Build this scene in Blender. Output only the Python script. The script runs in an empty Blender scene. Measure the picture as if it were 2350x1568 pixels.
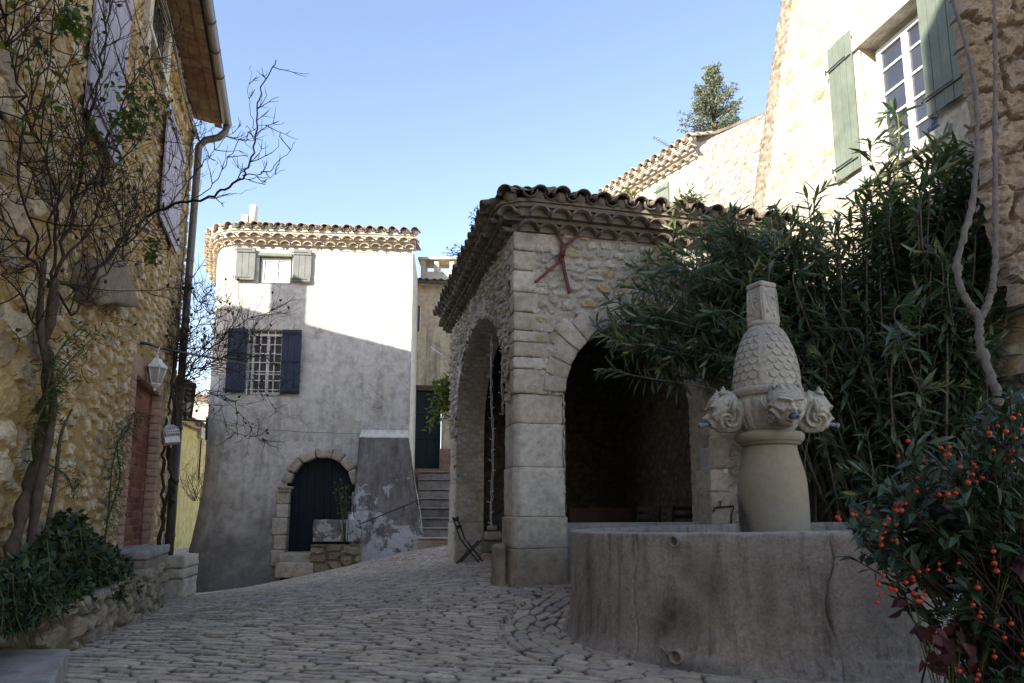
import bpy, math, random
import numpy as np
from mathutils import Vector, Matrix
rad = math.radians
scene = bpy.context.scene
# ------------------------------------------------------------------ camera, light, exposure
EZ = 1.40                      # eye height; world z = EZ is the horizon
FPX, PCX, PCY = 1567.0, 1175.0, 941.0     # measured on a 2350 x 1568 view of the photograph
TH = rad(8.3)
cam_d = bpy.data.cameras.new('camera'); cam = bpy.data.objects.new('camera', cam_d)
scene.collection.objects.link(cam); scene.camera = cam
cam.location = (0, 0, EZ); cam.rotation_euler = (rad(90) + TH, 0, 0)
cam_d.sensor_width = 36.0; cam_d.lens = FPX / 2350 * 36.0
cam_d.shift_y = (PCY - 784) / 2350
cam_d.clip_start = 0.05; cam_d.clip_end = 2000
SUN_A, SUN_EL = rad(38), rad(25)          # heading of the light from +Y towards +X, elevation
SD = Vector((math.sin(SUN_A) * math.cos(SUN_EL), math.cos(SUN_A) * math.cos(SUN_EL), -math.sin(SUN_EL)))
world = bpy.data.worlds.new('World'); scene.world = world; world.use_nodes = True
wn = world.node_tree.nodes; wl = world.node_tree.links
sky = wn.new('ShaderNodeTexSky'); sky.sky_type = 'NISHITA'; sky.sun_disc = False
sky.sun_elevation = SUN_EL; sky.sun_rotation = SUN_A + math.pi
sky.air_density = 1.15; sky.dust_density = 0.35; sky.ozone_density = 2.5; sky.altitude = 300
bgn = wn['Background']; bgn.inputs['Strength'].default_value = 0.15
tint = wn.new('ShaderNodeMix'); tint.data_type = 'RGBA'; tint.blend_type = 'MULTIPLY'; tint.inputs[0].default_value = 1
tint.inputs[7].default_value = (1.12, .94, .88, 1); wl.new(sky.outputs[0], tint.inputs[6]); wl.new(tint.outputs[2], bgn.inputs[0])
sun_d = bpy.data.lights.new('sun', 'SUN'); sun = bpy.data.objects.new('sun', sun_d)
scene.collection.objects.link(sun); sun.location = (-20, -25, 30)
sun.rotation_euler = SD.to_track_quat('-Z', 'Y').to_euler()
sun_d.energy = 4.6; sun_d.angle = rad(0.5); sun_d.color = (1.0, 0.93, 0.82)
scene.view_settings.view_transform = 'Standard'; scene.view_settings.look = 'None'
scene.view_settings.exposure = 1.5; scene.view_settings.gamma = 1.0
scene.view_settings.use_curve_mapping = False
scene.cycles.max_bounces = 8; scene.cycles.diffuse_bounces = 5

# ------------------------------------------------------------------ pixels to points
def ray(px, py):
    x = (px - PCX) / FPX; y = (PCY - py) / FPX
    return np.array((x, math.cos(TH) - y * math.sin(TH), math.sin(TH) + y * math.cos(TH)))
def at(px, py, Y):
    r = ray(px, py); t = Y / r[1]
    return Vector((r[0] * t, Y, EZ + r[2] * t))
def ppx(d, Y): return d * Y / (FPX / math.cos(TH)) if False else d * Y / FPX   # size of d pixels at depth Y

class Fr:
    """an upright facade: origin on plan, heading t (left to right seen from outside), outward normal n"""
    def __init__(s, x, y, tx, ty, k=1.0):        # k: length of the frame's unit in metres (heights count from eye level)
        s.k = k; l = math.hypot(tx, ty); s.o = np.array((x, y)); s.t = np.array((tx / l, ty / l)); s.n = np.array((s.t[1], -s.t[0]))
    def pt(s, S, O, Z):
        S, O, Z = np.broadcast_arrays(np.asarray(S, float), np.asarray(O, float), np.asarray(Z, float))
        S = S * s.k; O = O * s.k; Z = EZ + (Z - EZ) * s.k
        return np.stack((s.o[0] + s.t[0] * S + s.n[0] * O, s.o[1] + s.t[1] * S + s.n[1] * O, Z), -1)
    def v(s, a, o, z): return Vector(s.pt(a, o, z))
    def px(s, px, py, o=0.0):
        r = ray(px, py); q = s.o + s.n * o * s.k
        t = (q @ s.n) / (r[:2] @ s.n); p = r[:2] * t
        return float((p - q) @ s.t) / s.k, float(EZ + r[2] * t / s.k)
    def off(s, o): return Fr(s.o[0] + s.n[0] * o * s.k, s.o[1] + s.n[1] * o * s.k, s.t[0], s.t[1], s.k)
class Path:
    """facade frame along a polyline (rounded corners)"""
    def __init__(s, pts, k=1.0):
        s.k = k; s.p = np.array(pts, float); d = np.diff(s.p, axis=0); l = np.hypot(d[:, 0], d[:, 1])
        s.s = np.concatenate(([0], np.cumsum(l))); t = d / l[:, None]
        tv = np.vstack((t[:1], (t[1:] + t[:-1]) / 2, t[-1:])); tv /= np.hypot(tv[:, 0], tv[:, 1])[:, None]
        s.nv = np.stack((tv[:, 1], -tv[:, 0]), 1); s.s = s.s / k; s.L = s.s[-1]
    def pt(s, S, O, Z):
        S, O, Z = np.broadcast_arrays(np.asarray(S, float), np.asarray(O, float), np.asarray(Z, float))
        O = O * s.k; Z = EZ + (Z - EZ) * s.k
        x = np.interp(S, s.s, s.p[:, 0]); y = np.interp(S, s.s, s.p[:, 1])
        nx = np.interp(S, s.s, s.nv[:, 0]); ny = np.interp(S, s.s, s.nv[:, 1])
        lo = np.minimum(S - 0, 0) * s.k; hi = np.maximum(S - s.L, 0) * s.k
        x = x + (-s.nv[0, 1]) * lo + (-s.nv[-1, 1]) * hi; y = y + s.nv[0, 0] * lo + s.nv[-1, 0] * hi
        return np.stack((x + nx * O, y + ny * O, Z), -1)
    def v(s, a, o, z): return Vector(s.pt(a, o, z))

# ------------------------------------------------------------------ numpy noise
def _h(i, j, seed):
    n = (i.astype(np.int64) * 374761393 + j.astype(np.int64) * 668265263 + seed * 974711) & 0xffffffff
    n = ((n ^ (n >> 13)) * 1274126177) & 0xffffffff
    return ((n ^ (n >> 16)) & 0xffffff) / 16777215.0
def vn(u, v, seed=0):
    u = np.asarray(u, float); v = np.asarray(v, float)
    i = np.floor(u); j = np.floor(v); a = u - i; b = v - j; a = a * a * (3 - 2 * a); b = b * b * (3 - 2 * b)
    return (_h(i, j, seed) * (1 - a) + _h(i + 1, j, seed) * a) * (1 - b) + (_h(i, j + 1, seed) * (1 - a) + _h(i + 1, j + 1, seed) * a) * b
def fbm(u, v, seed=0, o=4):
    r = 0; a = .5; t = 0
    for k in range(o):
        r = r + a * vn(u * 2 ** k + 7.3 * k, v * 2 ** k - 3.1 * k, seed + k); t += a; a *= .5
    return r / t
def cells(u, v, seed=0, jit=.8, p=2.6, stag=.5):
    """irregular courses of stones: edge distance, three random numbers per stone, offset from its centre"""
    u = np.asarray(u, float); v = np.asarray(v, float)
    J0 = np.floor(v); F1 = np.full(u.shape, 9.); F2 = F1.copy()
    R = np.zeros(u.shape); R2 = R.copy(); R3 = R.copy(); CX = R.copy(); CY = R.copy()
    for dj in (-1, 0, 1):
        J = J0 + dj; uu = u - stag * (J % 2); I0 = np.floor(uu)
        for di in (-1, 0, 1):
            I = I0 + di
            dx = uu - (I + .5 + jit * (_h(I, J, seed) - .5)); dy = v - (J + .5 + jit * .6 * (_h(I, J, seed + 11) - .5))
            sz = .82 + .36 * _h(I, J, seed + 5)
            d = (np.abs(dx) ** p + np.abs(dy) ** p) ** (1 / p) / sz
            c = d < F1
            F2 = np.where(c, F1, np.minimum(F2, d))
            R = np.where(c, _h(I, J, seed + 21), R); R2 = np.where(c, _h(I, J, seed + 31), R2); R3 = np.where(c, _h(I, J, seed + 41), R3)
            CX = np.where(c, dx, CX); CY = np.where(c, dy, CY); F1 = np.where(c, d, F1)
    return (F2 - F1) / 2, R, R2, R3, CX, CY
def sst(a, b, x):
    t = np.clip((x - a) / (b - a), 0, 1); return t * t * (3 - 2 * t)

# ------------------------------------------------------------------ objects and labels
def link(o): scene.collection.objects.link(o); return o
def tag(o, label=None, cat=None, group=None, kind=None):
    if label: o['label'] = label
    if cat: o['category'] = cat
    if group: o['group'] = group
    if kind: o['kind'] = kind
    return o
def thing(name, label, cat, loc, group=None):
    o = link(bpy.data.objects.new(name, None)); o.location = Vector(loc); o.empty_display_size = .2
    return tag(o, label, cat, group)
WM = {}
def wloc(o):
    return o.location + (wloc(o.parent) if o.parent and o.parent.type == 'EMPTY' else Vector((0, 0, 0)))
def put(name, me, mat, parent=None):
    me.materials.clear()
    for m in (mat if isinstance(mat, (list, tuple)) else [mat]): me.materials.append(m)
    o = link(bpy.data.objects.new(name, me))
    if parent is not None:
        o.parent = parent
        if parent.type == 'EMPTY': o.matrix_parent_inverse = Matrix.Translation(-wloc(parent))
    return o
def dup(root, delta, rz=0.0, label=None):
    r = root.copy(); link(r); r.location = root.location + Vector(delta); r.rotation_euler = (0, 0, root.rotation_euler.z + rz)
    if label: r['label'] = label
    for ch in list(root.children):
        c = ch.copy(); link(c); c.parent = r
        for g in ch.children:
            d = g.copy(); link(d); d.parent = c
    return r
def set_attr(me, key, arr):
    a = me.attributes.new(key, 'FLOAT', 'POINT'); a.data.foreach_set('value', np.asarray(arr, np.float32).ravel())
def grid_mesh(P, attrs=None, keep=None, flip=False, close=False, smooth=True):
    """P: (n, m, 3) array -> quad mesh"""
    n, m = P.shape[:2]
    idx = np.arange(n * m).reshape(n, m)
    if close: idx = np.vstack((idx, idx[:1]))
    q = np.stack((idx[:-1, :-1], idx[1:, :-1], idx[1:, 1:], idx[:-1, 1:]), -1).reshape(-1, 4)
    if keep is not None: q = q[keep.ravel()]
    if flip: q = q[:, ::-1]
    me = bpy.data.meshes.new('m')
    me.vertices.add(n * m); me.vertices.foreach_set('co', P.astype(np.float32).ravel())
    me.loops.add(q.size); me.loops.foreach_set('vertex_index', q.astype(np.int32).ravel())
    me.polygons.add(len(q)); me.polygons.foreach_set('loop_start', (np.arange(len(q)) * 4).astype(np.int32))
    me.polygons.foreach_set('use_smooth', np.full(len(q), smooth))
    me.update(calc_edges=True)
    for k, a in (attrs or {}).items(): set_attr(me, k, a)
    return me
class MB:
    """collects pieces of one mesh; r is a random number per piece that materials read as attribute rnd"""
    def __init__(s): s.v = []; s.f = []; s.r = []; s.c = 0; s.mi = []; s.m = 0; s.sm = []
    def add(s, v, f, r=.5, smooth=True):
        v = np.asarray(v, float).reshape(-1, 3); c = s.c
        s.v.append(v); s.r.append(np.full(len(v), r) if np.isscalar(r) else np.asarray(r)); s.c += len(v)
        s.f.extend([[i + c for i in q] for q in f]); s.mi.extend([s.m] * len(f)); s.sm.extend([smooth] * len(f))
    def addn(s, v, f, r, smooth=True):      # arrays
        v = np.asarray(v, float).reshape(-1, 3); s.v.append(v); s.r.append(np.asarray(r, float).ravel())
        s.f.extend((np.asarray(f) + s.c).tolist()); s.c += len(v); s.mi.extend([s.m] * len(f)); s.sm.extend([smooth] * len(f))
    def mesh(s):
        me = bpy.data.meshes.new('m')
        me.from_pydata(np.concatenate(s.v).tolist(), [], s.f)
        me.polygons.foreach_set('use_smooth', np.array(s.sm, bool))
        if any(s.mi): me.polygons.foreach_set('material_index', np.array(s.mi, np.int32))
        set_attr(me, 'rnd', np.concatenate(s.r)); set_attr(me, 'st', np.ones(s.c)); me.update()
        return me
    def build(s, name, mat, parent=None): return put(name, s.mesh(), mat, parent)
    # shapes ----------------------------------------------------------
    def hexa(s, c, r=.5):
        """eight corners: bottom 0-3 anticlockwise seen from above, top 4-7"""
        s.add(c, [(3, 2, 1, 0), (4, 5, 6, 7), (0, 1, 5, 4), (1, 2, 6, 5), (2, 3, 7, 6), (3, 0, 4, 7)], r, False)
    def fbox(s, fr, s0, s1, o0, o1, z0, z1, r=.5):
        s.hexa([fr.pt(a, o, z) for z in (z0, z1) for a, o in ((s0, o1), (s1, o1), (s1, o0), (s0, o0))], r)
    def bar(s, a, b, w, h, up=(0, 0, 1), r=.5):
        a = Vector(a); b = Vector(b); d = (b - a).normalized(); x = d.cross(Vector(up))
        if x.length < 1e-4: x = d.cross(Vector((0, 1, 0)))
        x.normalize(); y = x.cross(d)
        s.hexa([p + x * i * w / 2 + y * j * h / 2 for j in (-1, 1) for p, i in ((a, -1), (a, 1), (b, 1), (b, -1))], r)
    def tube(s, pts, rs, n=6, r=.5, cap=True):
        P = np.array([tuple(p) for p in pts], float); k = len(P)
        rs = np.full(k, rs) if np.isscalar(rs) else np.asarray(rs, float)
        T = np.gradient(P, axis=0); T /= np.linalg.norm(T, axis=1)[:, None] + 1e-12
        u = np.cross(T[0], (0, 0, 1.)); u = u if np.linalg.norm(u) > .1 else np.cross(T[0], (0, 1., 0)); u /= np.linalg.norm(u)
        V = np.zeros((k, n, 3)); an = np.arange(n) * 2 * math.pi / n
        for i in range(k):
            u = u - T[i] * (u @ T[i]); u /= np.linalg.norm(u) + 1e-12; w = np.cross(T[i], u)
            V[i] = P[i] + rs[i] * (np.cos(an)[:, None] * u + np.sin(an)[:, None] * w)
        f = [(i * n + j, i * n + (j + 1) % n, (i + 1) * n + (j + 1) % n, (i + 1) * n + j) for i in range(k - 1) for j in range(n)]
        if cap: f += [tuple(range(n - 1, -1, -1)), tuple((k - 1) * n + j for j in range(n))]
        s.add(V.reshape(-1, 3), f, r)
    def lathe(s, c, prof, n=32, r=.5, ax=None):
        c = np.array(tuple(c), float); k = len(prof); an = np.arange(n) * 2 * math.pi / n
        V = np.array([[(c[0] + q * math.cos(a), c[1] + q * math.sin(a), c[2] + z) for a in an] for q, z in prof])
        f = [(i * n + j, i * n + (j + 1) % n, (i + 1) * n + (j + 1) % n, (i + 1) * n + j) for i in range(k - 1) for j in range(n)]
        s.add(V.reshape(-1, 3), f, r)
    def ball(s, c, rx, ry=None, rz=None, n=8, m=6, r=.5):
        ry = ry or rx; rz = rz or rx; c = np.array(tuple(c), float)
        V = [c + (0, 0, rz)]
        for i in range(1, m):
            t = math.pi * i / m
            V += [c + (rx * math.sin(t) * math.cos(2 * math.pi * j / n), ry * math.sin(t) * math.sin(2 * math.pi * j / n), rz * math.cos(t)) for j in range(n)]
        V.append(c - (0, 0, rz)); e = len(V) - 1
        f = [(0, 1 + j, 1 + (j + 1) % n) for j in range(n)]
        f += [(1 + i * n + j, 1 + (i + 1) * n + j, 1 + (i + 1) * n + (j + 1) % n, 1 + i * n + (j + 1) % n) for i in range(m - 2) for j in range(n)]
        f += [(e, 1 + (m - 2) * n + (j + 1) % n, 1 + (m - 2) * n + j) for j in range(n)]
        s.add(V, f, r)
    def poly(s, pts, n, th, r=.5):
        """flat polygon (3D points, outward normal n) with thickness th behind it"""
        P = np.array([tuple(p) for p in pts], float); n = np.array(tuple(n), float); k = len(P)
        f = [tuple(range(k)), tuple(range(2 * k - 1, k - 1, -1))] + [(i, i + k, (i + 1) % k + k, (i + 1) % k) for i in range(k)]
        s.add(np.vstack((P, P - n * th)), f, r, False)
    def halftube(s, a, b, up, r0, r1, th=.012, n=7, r=.5, spread=1.0):
        """canal tile, arched towards up, from a to b, with wall thickness"""
        a = Vector(a); b = Vector(b); d = (b - a).normalized(); up = Vector(up); up = (up - d * up.dot(d)).normalized(); x = d.cross(up)
        V = []
        for p, q in ((a, r0), (b, r1)):
            for w in (0, th):
                for i in range(n):
                    t = math.pi * i / (n - 1); V.append(p + x * (q - w) * math.cos(t) * spread + up * ((q - w) * math.sin(t)))
        f = []
        for i in range(n - 1):
            f += [(i, i + 1, 2 * n + i + 1, 2 * n + i), (n + i + 1, n + i, 3 * n + i, 3 * n + i + 1),
                  (i + 1, i, n + i, n + i + 1), (2 * n + i, 2 * n + i + 1, 3 * n + i + 1, 3 * n + i)]
        f += [(0, 2 * n, 3 * n, n), (n - 1, 2 * n - 1, 4 * n - 1, 3 * n - 1)]
        s.add([tuple(v) for v in V], f, r)
    def block(s, plan, z0, z1, seed=0, amp=.012, seg=.07, inset=.015, r=.5, taper=0.0, fr=None, ztop=None):
        """rough dressed stone: plan polygon (points in world x, y, or s, o of a frame), rounded at top and bottom"""
        if fr is not None: plan = [tuple(fr.pt(a, o, 0))[:2] for a, o in plan]
        P = np.array(plan, float); c = P.mean(0); k = len(P)
        A = sum(P[i][0] * P[(i + 1) % k][1] - P[(i + 1) % k][0] * P[i][1] for i in range(k))
        if A < 0: P = P[::-1]
        ring = []
        for i in range(k):
            a, b = P[i], P[(i + 1) % k]; l = np.hypot(*(b - a)); m = max(2, int(round(l / seg)))
            e = min(.25, .6 * inset / max(l, 1e-6))
            for q in [e] + [e + (1 - 2 * e) * j / m for j in range(1, m)] + [1 - e]: ring.append(a + (b - a) * q)
        ring = np.array(ring); n = len(ring); h = z1 - z0; mz = max(2, int(round(h / seg)))
        lev = [(0, inset * 1.3), (inset * .35, inset * .4), (inset, 0)] + [(inset + (h - 2 * inset) * j / mz, 0) for j in range(1, mz)] + [(h - inset, 0), (h - inset * .35, inset * .4), (h, inset * 1.3)]
        dirs = c - ring; dl = np.hypot(dirs[:, 0], dirs[:, 1])[:, None]; dirs = dirs / dl
        an = np.arctan2(-dirs[:, 1], -dirs[:, 0]); V = []
        arc = np.concatenate(([0], np.cumsum(np.hypot(*np.diff(ring, axis=0).T))))
        for z, i in lev:
            w = amp * 2 * (fbm(arc * 5 + seed * 9.1, np.full(n, z * 5 + seed * 3.7), 3, 3) - .5) + amp * 1.2 * (fbm(arc * 22 + seed, np.full(n, z * 22.), 9, 2) - .5)
            sc = 1 - taper * z / h
            q = c + (ring - c) * sc + dirs * (i - w)[:, None]
            dz = 0 if not ztop else 0
            V.append(np.column_stack((q, np.full(n, z0 + z))))
        V = np.array(V); L = len(lev)
        V[-1, :, 2] += amp * (fbm(V[-1, :, 0] * 6 + seed, V[-1, :, 1] * 6, 5, 2) - .5)
        f = [(i * n + j, i * n + (j + 1) % n, (i + 1) * n + (j + 1) % n, (i + 1) * n + j) for i in range(L - 1) for j in range(n)]
        VV = V.reshape(-1, 3); b = len(VV)
        VV = np.vstack((VV, V[0].mean(0), V[-1].mean(0)))
        f += [(b, (j + 1) % n, j) for j in range(n)] + [(b + 1, (L - 1) * n + j, (L - 1) * n + (j + 1) % n) for j in range(n)]
        s.add(VV, f, r)
    def stone8(s, c8, seed=0, amp=.012, n=5, rnd=.06, r=.5):
        """rough stone from eight corners (order as hexa) with rounded edges"""
        C = np.array([tuple(p) for p in c8], float).reshape(2, 4, 3)
        q = [0, rnd, .5 - .18, .5 + .18, 1 - rnd, 1][:] if n >= 5 else [0, rnd, 1 - rnd, 1]
        m = len(q); key = {}; V = []; f = []
        def P(i, j, k):
            if (i, j, k) in key: return key[(i, j, k)]
            w = [q[i], q[j], q[k]]; ex = sum(1 for t in (i, j, k) if t in (0, m - 1))
            if ex >= 2: w = [t + (rnd * .45 if a == 0 else -rnd * .45 if a == m - 1 else 0) for t, a in zip(w, (i, j, k))]
            a, b, d = w
            lo = (C[:, 0] * (1 - a) + C[:, 1] * a) * (1 - b) + (C[:, 3] * (1 - a) + C[:, 2] * a) * b
            p = lo[0] * (1 - d) + lo[1] * d
            g = p * 9 + seed * 3.3
            p = p + amp * 2 * (np.array([fbm(np.array([g[1]]), np.array([g[2]]), 1, 2)[0], fbm(np.array([g[0]]), np.array([g[2]]), 2, 2)[0], fbm(np.array([g[0]]), np.array([g[1]]), 3, 2)[0]]) - .5)
            key[(i, j, k)] = len(V); V.append(p); return key[(i, j, k)]
        for a in range(m - 1):
            for b in range(m - 1):
                f += [(P(a, b, 0), P(a, b + 1, 0), P(a + 1, b + 1, 0), P(a + 1, b, 0)), (P(a, b, m - 1), P(a + 1, b, m - 1), P(a + 1, b + 1, m - 1), P(a, b + 1, m - 1)),
                      (P(a, 0, b), P(a + 1, 0, b), P(a + 1, 0, b + 1), P(a, 0, b + 1)), (P(a, m - 1, b), P(a, m - 1, b + 1), P(a + 1, m - 1, b + 1), P(a + 1, m - 1, b)),
                      (P(0, a, b), P(0, a, b + 1), P(0, a + 1, b + 1), P(0, a + 1, b)), (P(m - 1, a, b), P(m - 1, a + 1, b), P(m - 1, a + 1, b + 1), P(m - 1, a, b + 1))]
        s.add(V, f, r)

def rubble(name, fr, s0, s1, z0, z1, res, cw, ch, depth, seed, mat, parent, hole=None, joint=.1, jit=.85, omap=None, warp=.5, rough=.25, ztop=None, p=2.6, dome=.05, chip=.8, sedge=None):
    """stone wall as real relief: stones stand out of the mortar by up to depth"""
    s = np.arange(s0, s1 + res * .5, res); z = np.arange(z0, z1 + res * .5, res)
    S, Z = np.meshgrid(s, z, indexing='ij')
    if sedge is not None: S = S + sedge(Z)
    if ztop is not None: Z = z0 + (Z - z0) * (np.interp(S, ztop[0], ztop[1]) - z0) / (z1 - z0)
    U = S / cw + warp * (fbm(S * 1.1, Z * 1.1, seed + 70, 3) - .5) * 2 + .25 * (fbm(S * 7, Z * 7, seed + 72, 2) - .5)
    V = Z / ch + warp * (fbm(S * .9 + 40, Z * .9, seed + 71, 3) - .5) * 2 + .3 * (fbm(S * 8, Z * 8 + 9, seed + 73, 2) - .5)
    e, r, r2, r3, cx, cy = cells(U, V, seed, jit, p)
    st = sst(joint * .55, joint * 1.25, e + .16 * (fbm(S * 9, Z * 9, seed + 5, 3) - .5))
    _, ra, rb, rc, fx, fy = cells(U * 2.1 + 5, V * 1.7 + 3, seed + 90, 1., 2.)
    _, rd, re_, rf, gx2, gy2 = cells(U * 4.3 + 1, V * 3.6 + 8, seed + 93, 1., 2.)
    facet = (ra - .5) * fx + (rc - .5) * fy + .25 * (rb - .5) + .6 * ((rd - .5) * gx2 + (rf - .5) * gy2)
    face = .5 + .5 * r2 + .8 * ((r - .5) * cx + (r3 - .5) * cy) + dome * sst(.0, .35, e) + chip * facet
    fine = fbm(S * 14, Z * 18, seed + 2, 3) - .5
    O = depth * st * face + depth * rough * 2 * fine + depth * .5 * (fbm(S * 1.5, Z * 1.5, seed + 8, 3) - .5)
    if omap is not None: O = O + omap(S, Z)
    keep = None
    if hole is not None:
        Sc = (S[:-1, :-1] + S[1:, 1:]) / 2; Zc = (Z[:-1, :-1] + Z[1:, 1:]) / 2; keep = ~hole(Sc, Zc)
    return put(name, grid_mesh(fr.pt(S, O, Z), {'rnd': r, 'st': st}, keep, smooth=False), mat, parent)
def rect_hole(*rs):
    def h(S, Z):
        k = np.zeros(S.shape, bool)
        for a, b, c, d in rs: k |= (S > a) & (S < b) & (Z > c) & (Z < d)
        return k
    return h
# ------------------------------------------------------------------ materials
class G:
    def __init__(s, name, rough=.85, spec=.3):
        s.m = bpy.data.materials.new(name); s.m.use_nodes = True; s.t = s.m.node_tree; s.t.nodes.clear()
        s.o = s.n('OutputMaterial'); s.b = s.n('BsdfPrincipled', {'Roughness': rough, 'Specular IOR Level': spec})
        s.l(s.b.outputs[0], s.o.inputs[0]); s.tc = s.n('TexCoord').outputs['Object']
    def n(s, typ, ins=None, **kw):
        d = s.t.nodes.new('ShaderNode' + typ)
        for k, v in kw.items(): setattr(d, k, v)
        for k, v in (ins or {}).items(): s.set(d.inputs[k], v)
        return d
    def set(s, sock, v):
        if isinstance(v, bpy.types.NodeSocket): s.l(v, sock)
        elif isinstance(v, (tuple, list)) and len(v) == 3 and sock.type == 'RGBA': sock.default_value = (*v, 1)
        else: sock.default_value = v
    def l(s, a, b): s.t.links.new(a, b)
    def mp(s, sc=(1, 1, 1), rot=(0, 0, 0), loc=(0, 0, 0)):
        return s.n('Mapping', {'Vector': s.tc, 'Scale': sc, 'Rotation': rot, 'Location': loc}).outputs[0]
    def noise(s, scale, detail=4, rough=.55, vec=None, dist=0.):
        return s.n('TexNoise', {'Vector': vec or s.tc, 'Scale': scale, 'Detail': detail, 'Roughness': rough, 'Distortion': dist}).outputs[0]
    def ramp(s, fac, stops, interp='LINEAR'):
        d = s.n('ValToRGB', {'Fac': fac}); r = d.color_ramp; r.interpolation = interp
        while len(r.elements) < len(stops): r.elements.new(.5)
        for e, (p, c) in zip(r.elements, stops):
            e.position = p; e.color = (c, c, c, 1) if isinstance(c, (int, float)) else (*c, 1)
        return d.outputs[0]
    def mix(s, fac, a, b, mode='MIX'):
        d = s.n('Mix', data_type='RGBA', blend_type=mode); s.set(d.inputs[0], fac); s.set(d.inputs[6], a); s.set(d.inputs[7], b); return d.outputs[2]
    def math(s, op, a, b=0., c=None):
        d = s.n('Math', operation=op); s.set(d.inputs[0], a); s.set(d.inputs[1], b)
        if c is not None: s.set(d.inputs[2], c)
        return d.outputs[0]
    def attr(s, k): return s.n('Attribute', attribute_name=k).outputs['Fac']
    def bump(s, h, strength=.5, dist=.02, prev=None):
        d = s.n('Bump', {'Height': h, 'Strength': strength, 'Distance': dist})
        if prev: s.l(prev, d.inputs['Normal'])
        return d.outputs[0]
    def done(s, col, nor=None, rough=None):
        s.set(s.b.inputs['Base Color'], col)
        if nor is not None: s.l(nor, s.b.inputs['Normal'])
        if rough is not None: s.set(s.b.inputs['Roughness'], rough)
        return s.m
def m_stone(name, mortar, cols, fine=18, dirt=.35, dcol=(.06, .055, .05), bstr=.5):
    """stones of mixed colour (attribute rnd) set in mortar (attribute st)"""
    g = G(name, .92, .2)
    k = len(cols); c = g.ramp(g.attr('rnd'), [((i + .5) / k, c) for i, c in enumerate(cols)])
    n1 = g.noise(fine, 6, .65); n2 = g.noise(2.2, 5, .6); n3 = g.noise(70, 3)
    c = g.mix(.8, c, g.ramp(n1, [(.25, .45), (.5, .95), (.78, 1.3)]), 'MULTIPLY')
    mo = g.mix(.7, mortar, g.ramp(n1, [(.3, .6), (.7, 1.2)]), 'MULTIPLY')
    c = g.mix(g.attr('st'), mo, c)
    c = g.mix(g.math('MULTIPLY', g.ramp(n2, [(.5, 0.), (.72, 1.)]), dirt), c, dcol)
    h = g.math('ADD', g.math('MULTIPLY', n1, 1.0), g.math('MULTIPLY', n3, .35))
    return g.done(c, g.bump(h, bstr, .02))
def m_plain(name, col, rough=.6, spec=.3, var=.25, scale=12, stretch=(1, 1, 1), bump=.15, metal=0., dist=.006):
    g = G(name, rough, spec); v = g.mp(stretch); n1 = g.noise(scale, 5, .6, v)
    c = g.mix(1., col, g.ramp(n1, [(.25, 1 - var), (.75, 1 + var)]), 'MULTIPLY')
    if metal: g.b.inputs['Metallic'].default_value = metal
    return g.done(c, g.bump(n1, bump, dist))
def m_wood(name, col, worn, amt=.4, rough=.7):
    g = G(name, rough, .25); v = g.mp((9, 9, .8)); n1 = g.noise(7, 6, .7, v); n2 = g.noise(3, 4)
    c = g.mix(g.math('MULTIPLY', g.ramp(n1, [(.5, 0.), (.7, 1.)]), amt), col, worn)
    c = g.mix(.6, c, g.ramp(n2, [(.3, .7), (.7, 1.2)]), 'MULTIPLY')
    return g.done(c, g.bump(n1, .35, .004))
def m_leaf(name, c0, c1, c2, rough=.45, spec=.4, trans=.15):
    g = G(name, rough, spec); c = g.ramp(g.attr('rnd'), [(.0, c0), (.55, c1), (1., c2)])
    c = g.mix(.5, c, g.ramp(g.noise(30, 3), [(.3, .75), (.7, 1.2)]), 'MULTIPLY')
    d = g.n('BsdfTranslucent', {'Color': g.mix(1., c, (1.1, 1.3, .5), 'MULTIPLY')}); x = g.n('MixShader', {0: trans})
    g.done(c); g.l(g.b.outputs[0], x.inputs[1]); g.l(d.outputs[0], x.inputs[2]); g.l(x.outputs[0], g.o.inputs[0])
    return g.m
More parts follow.
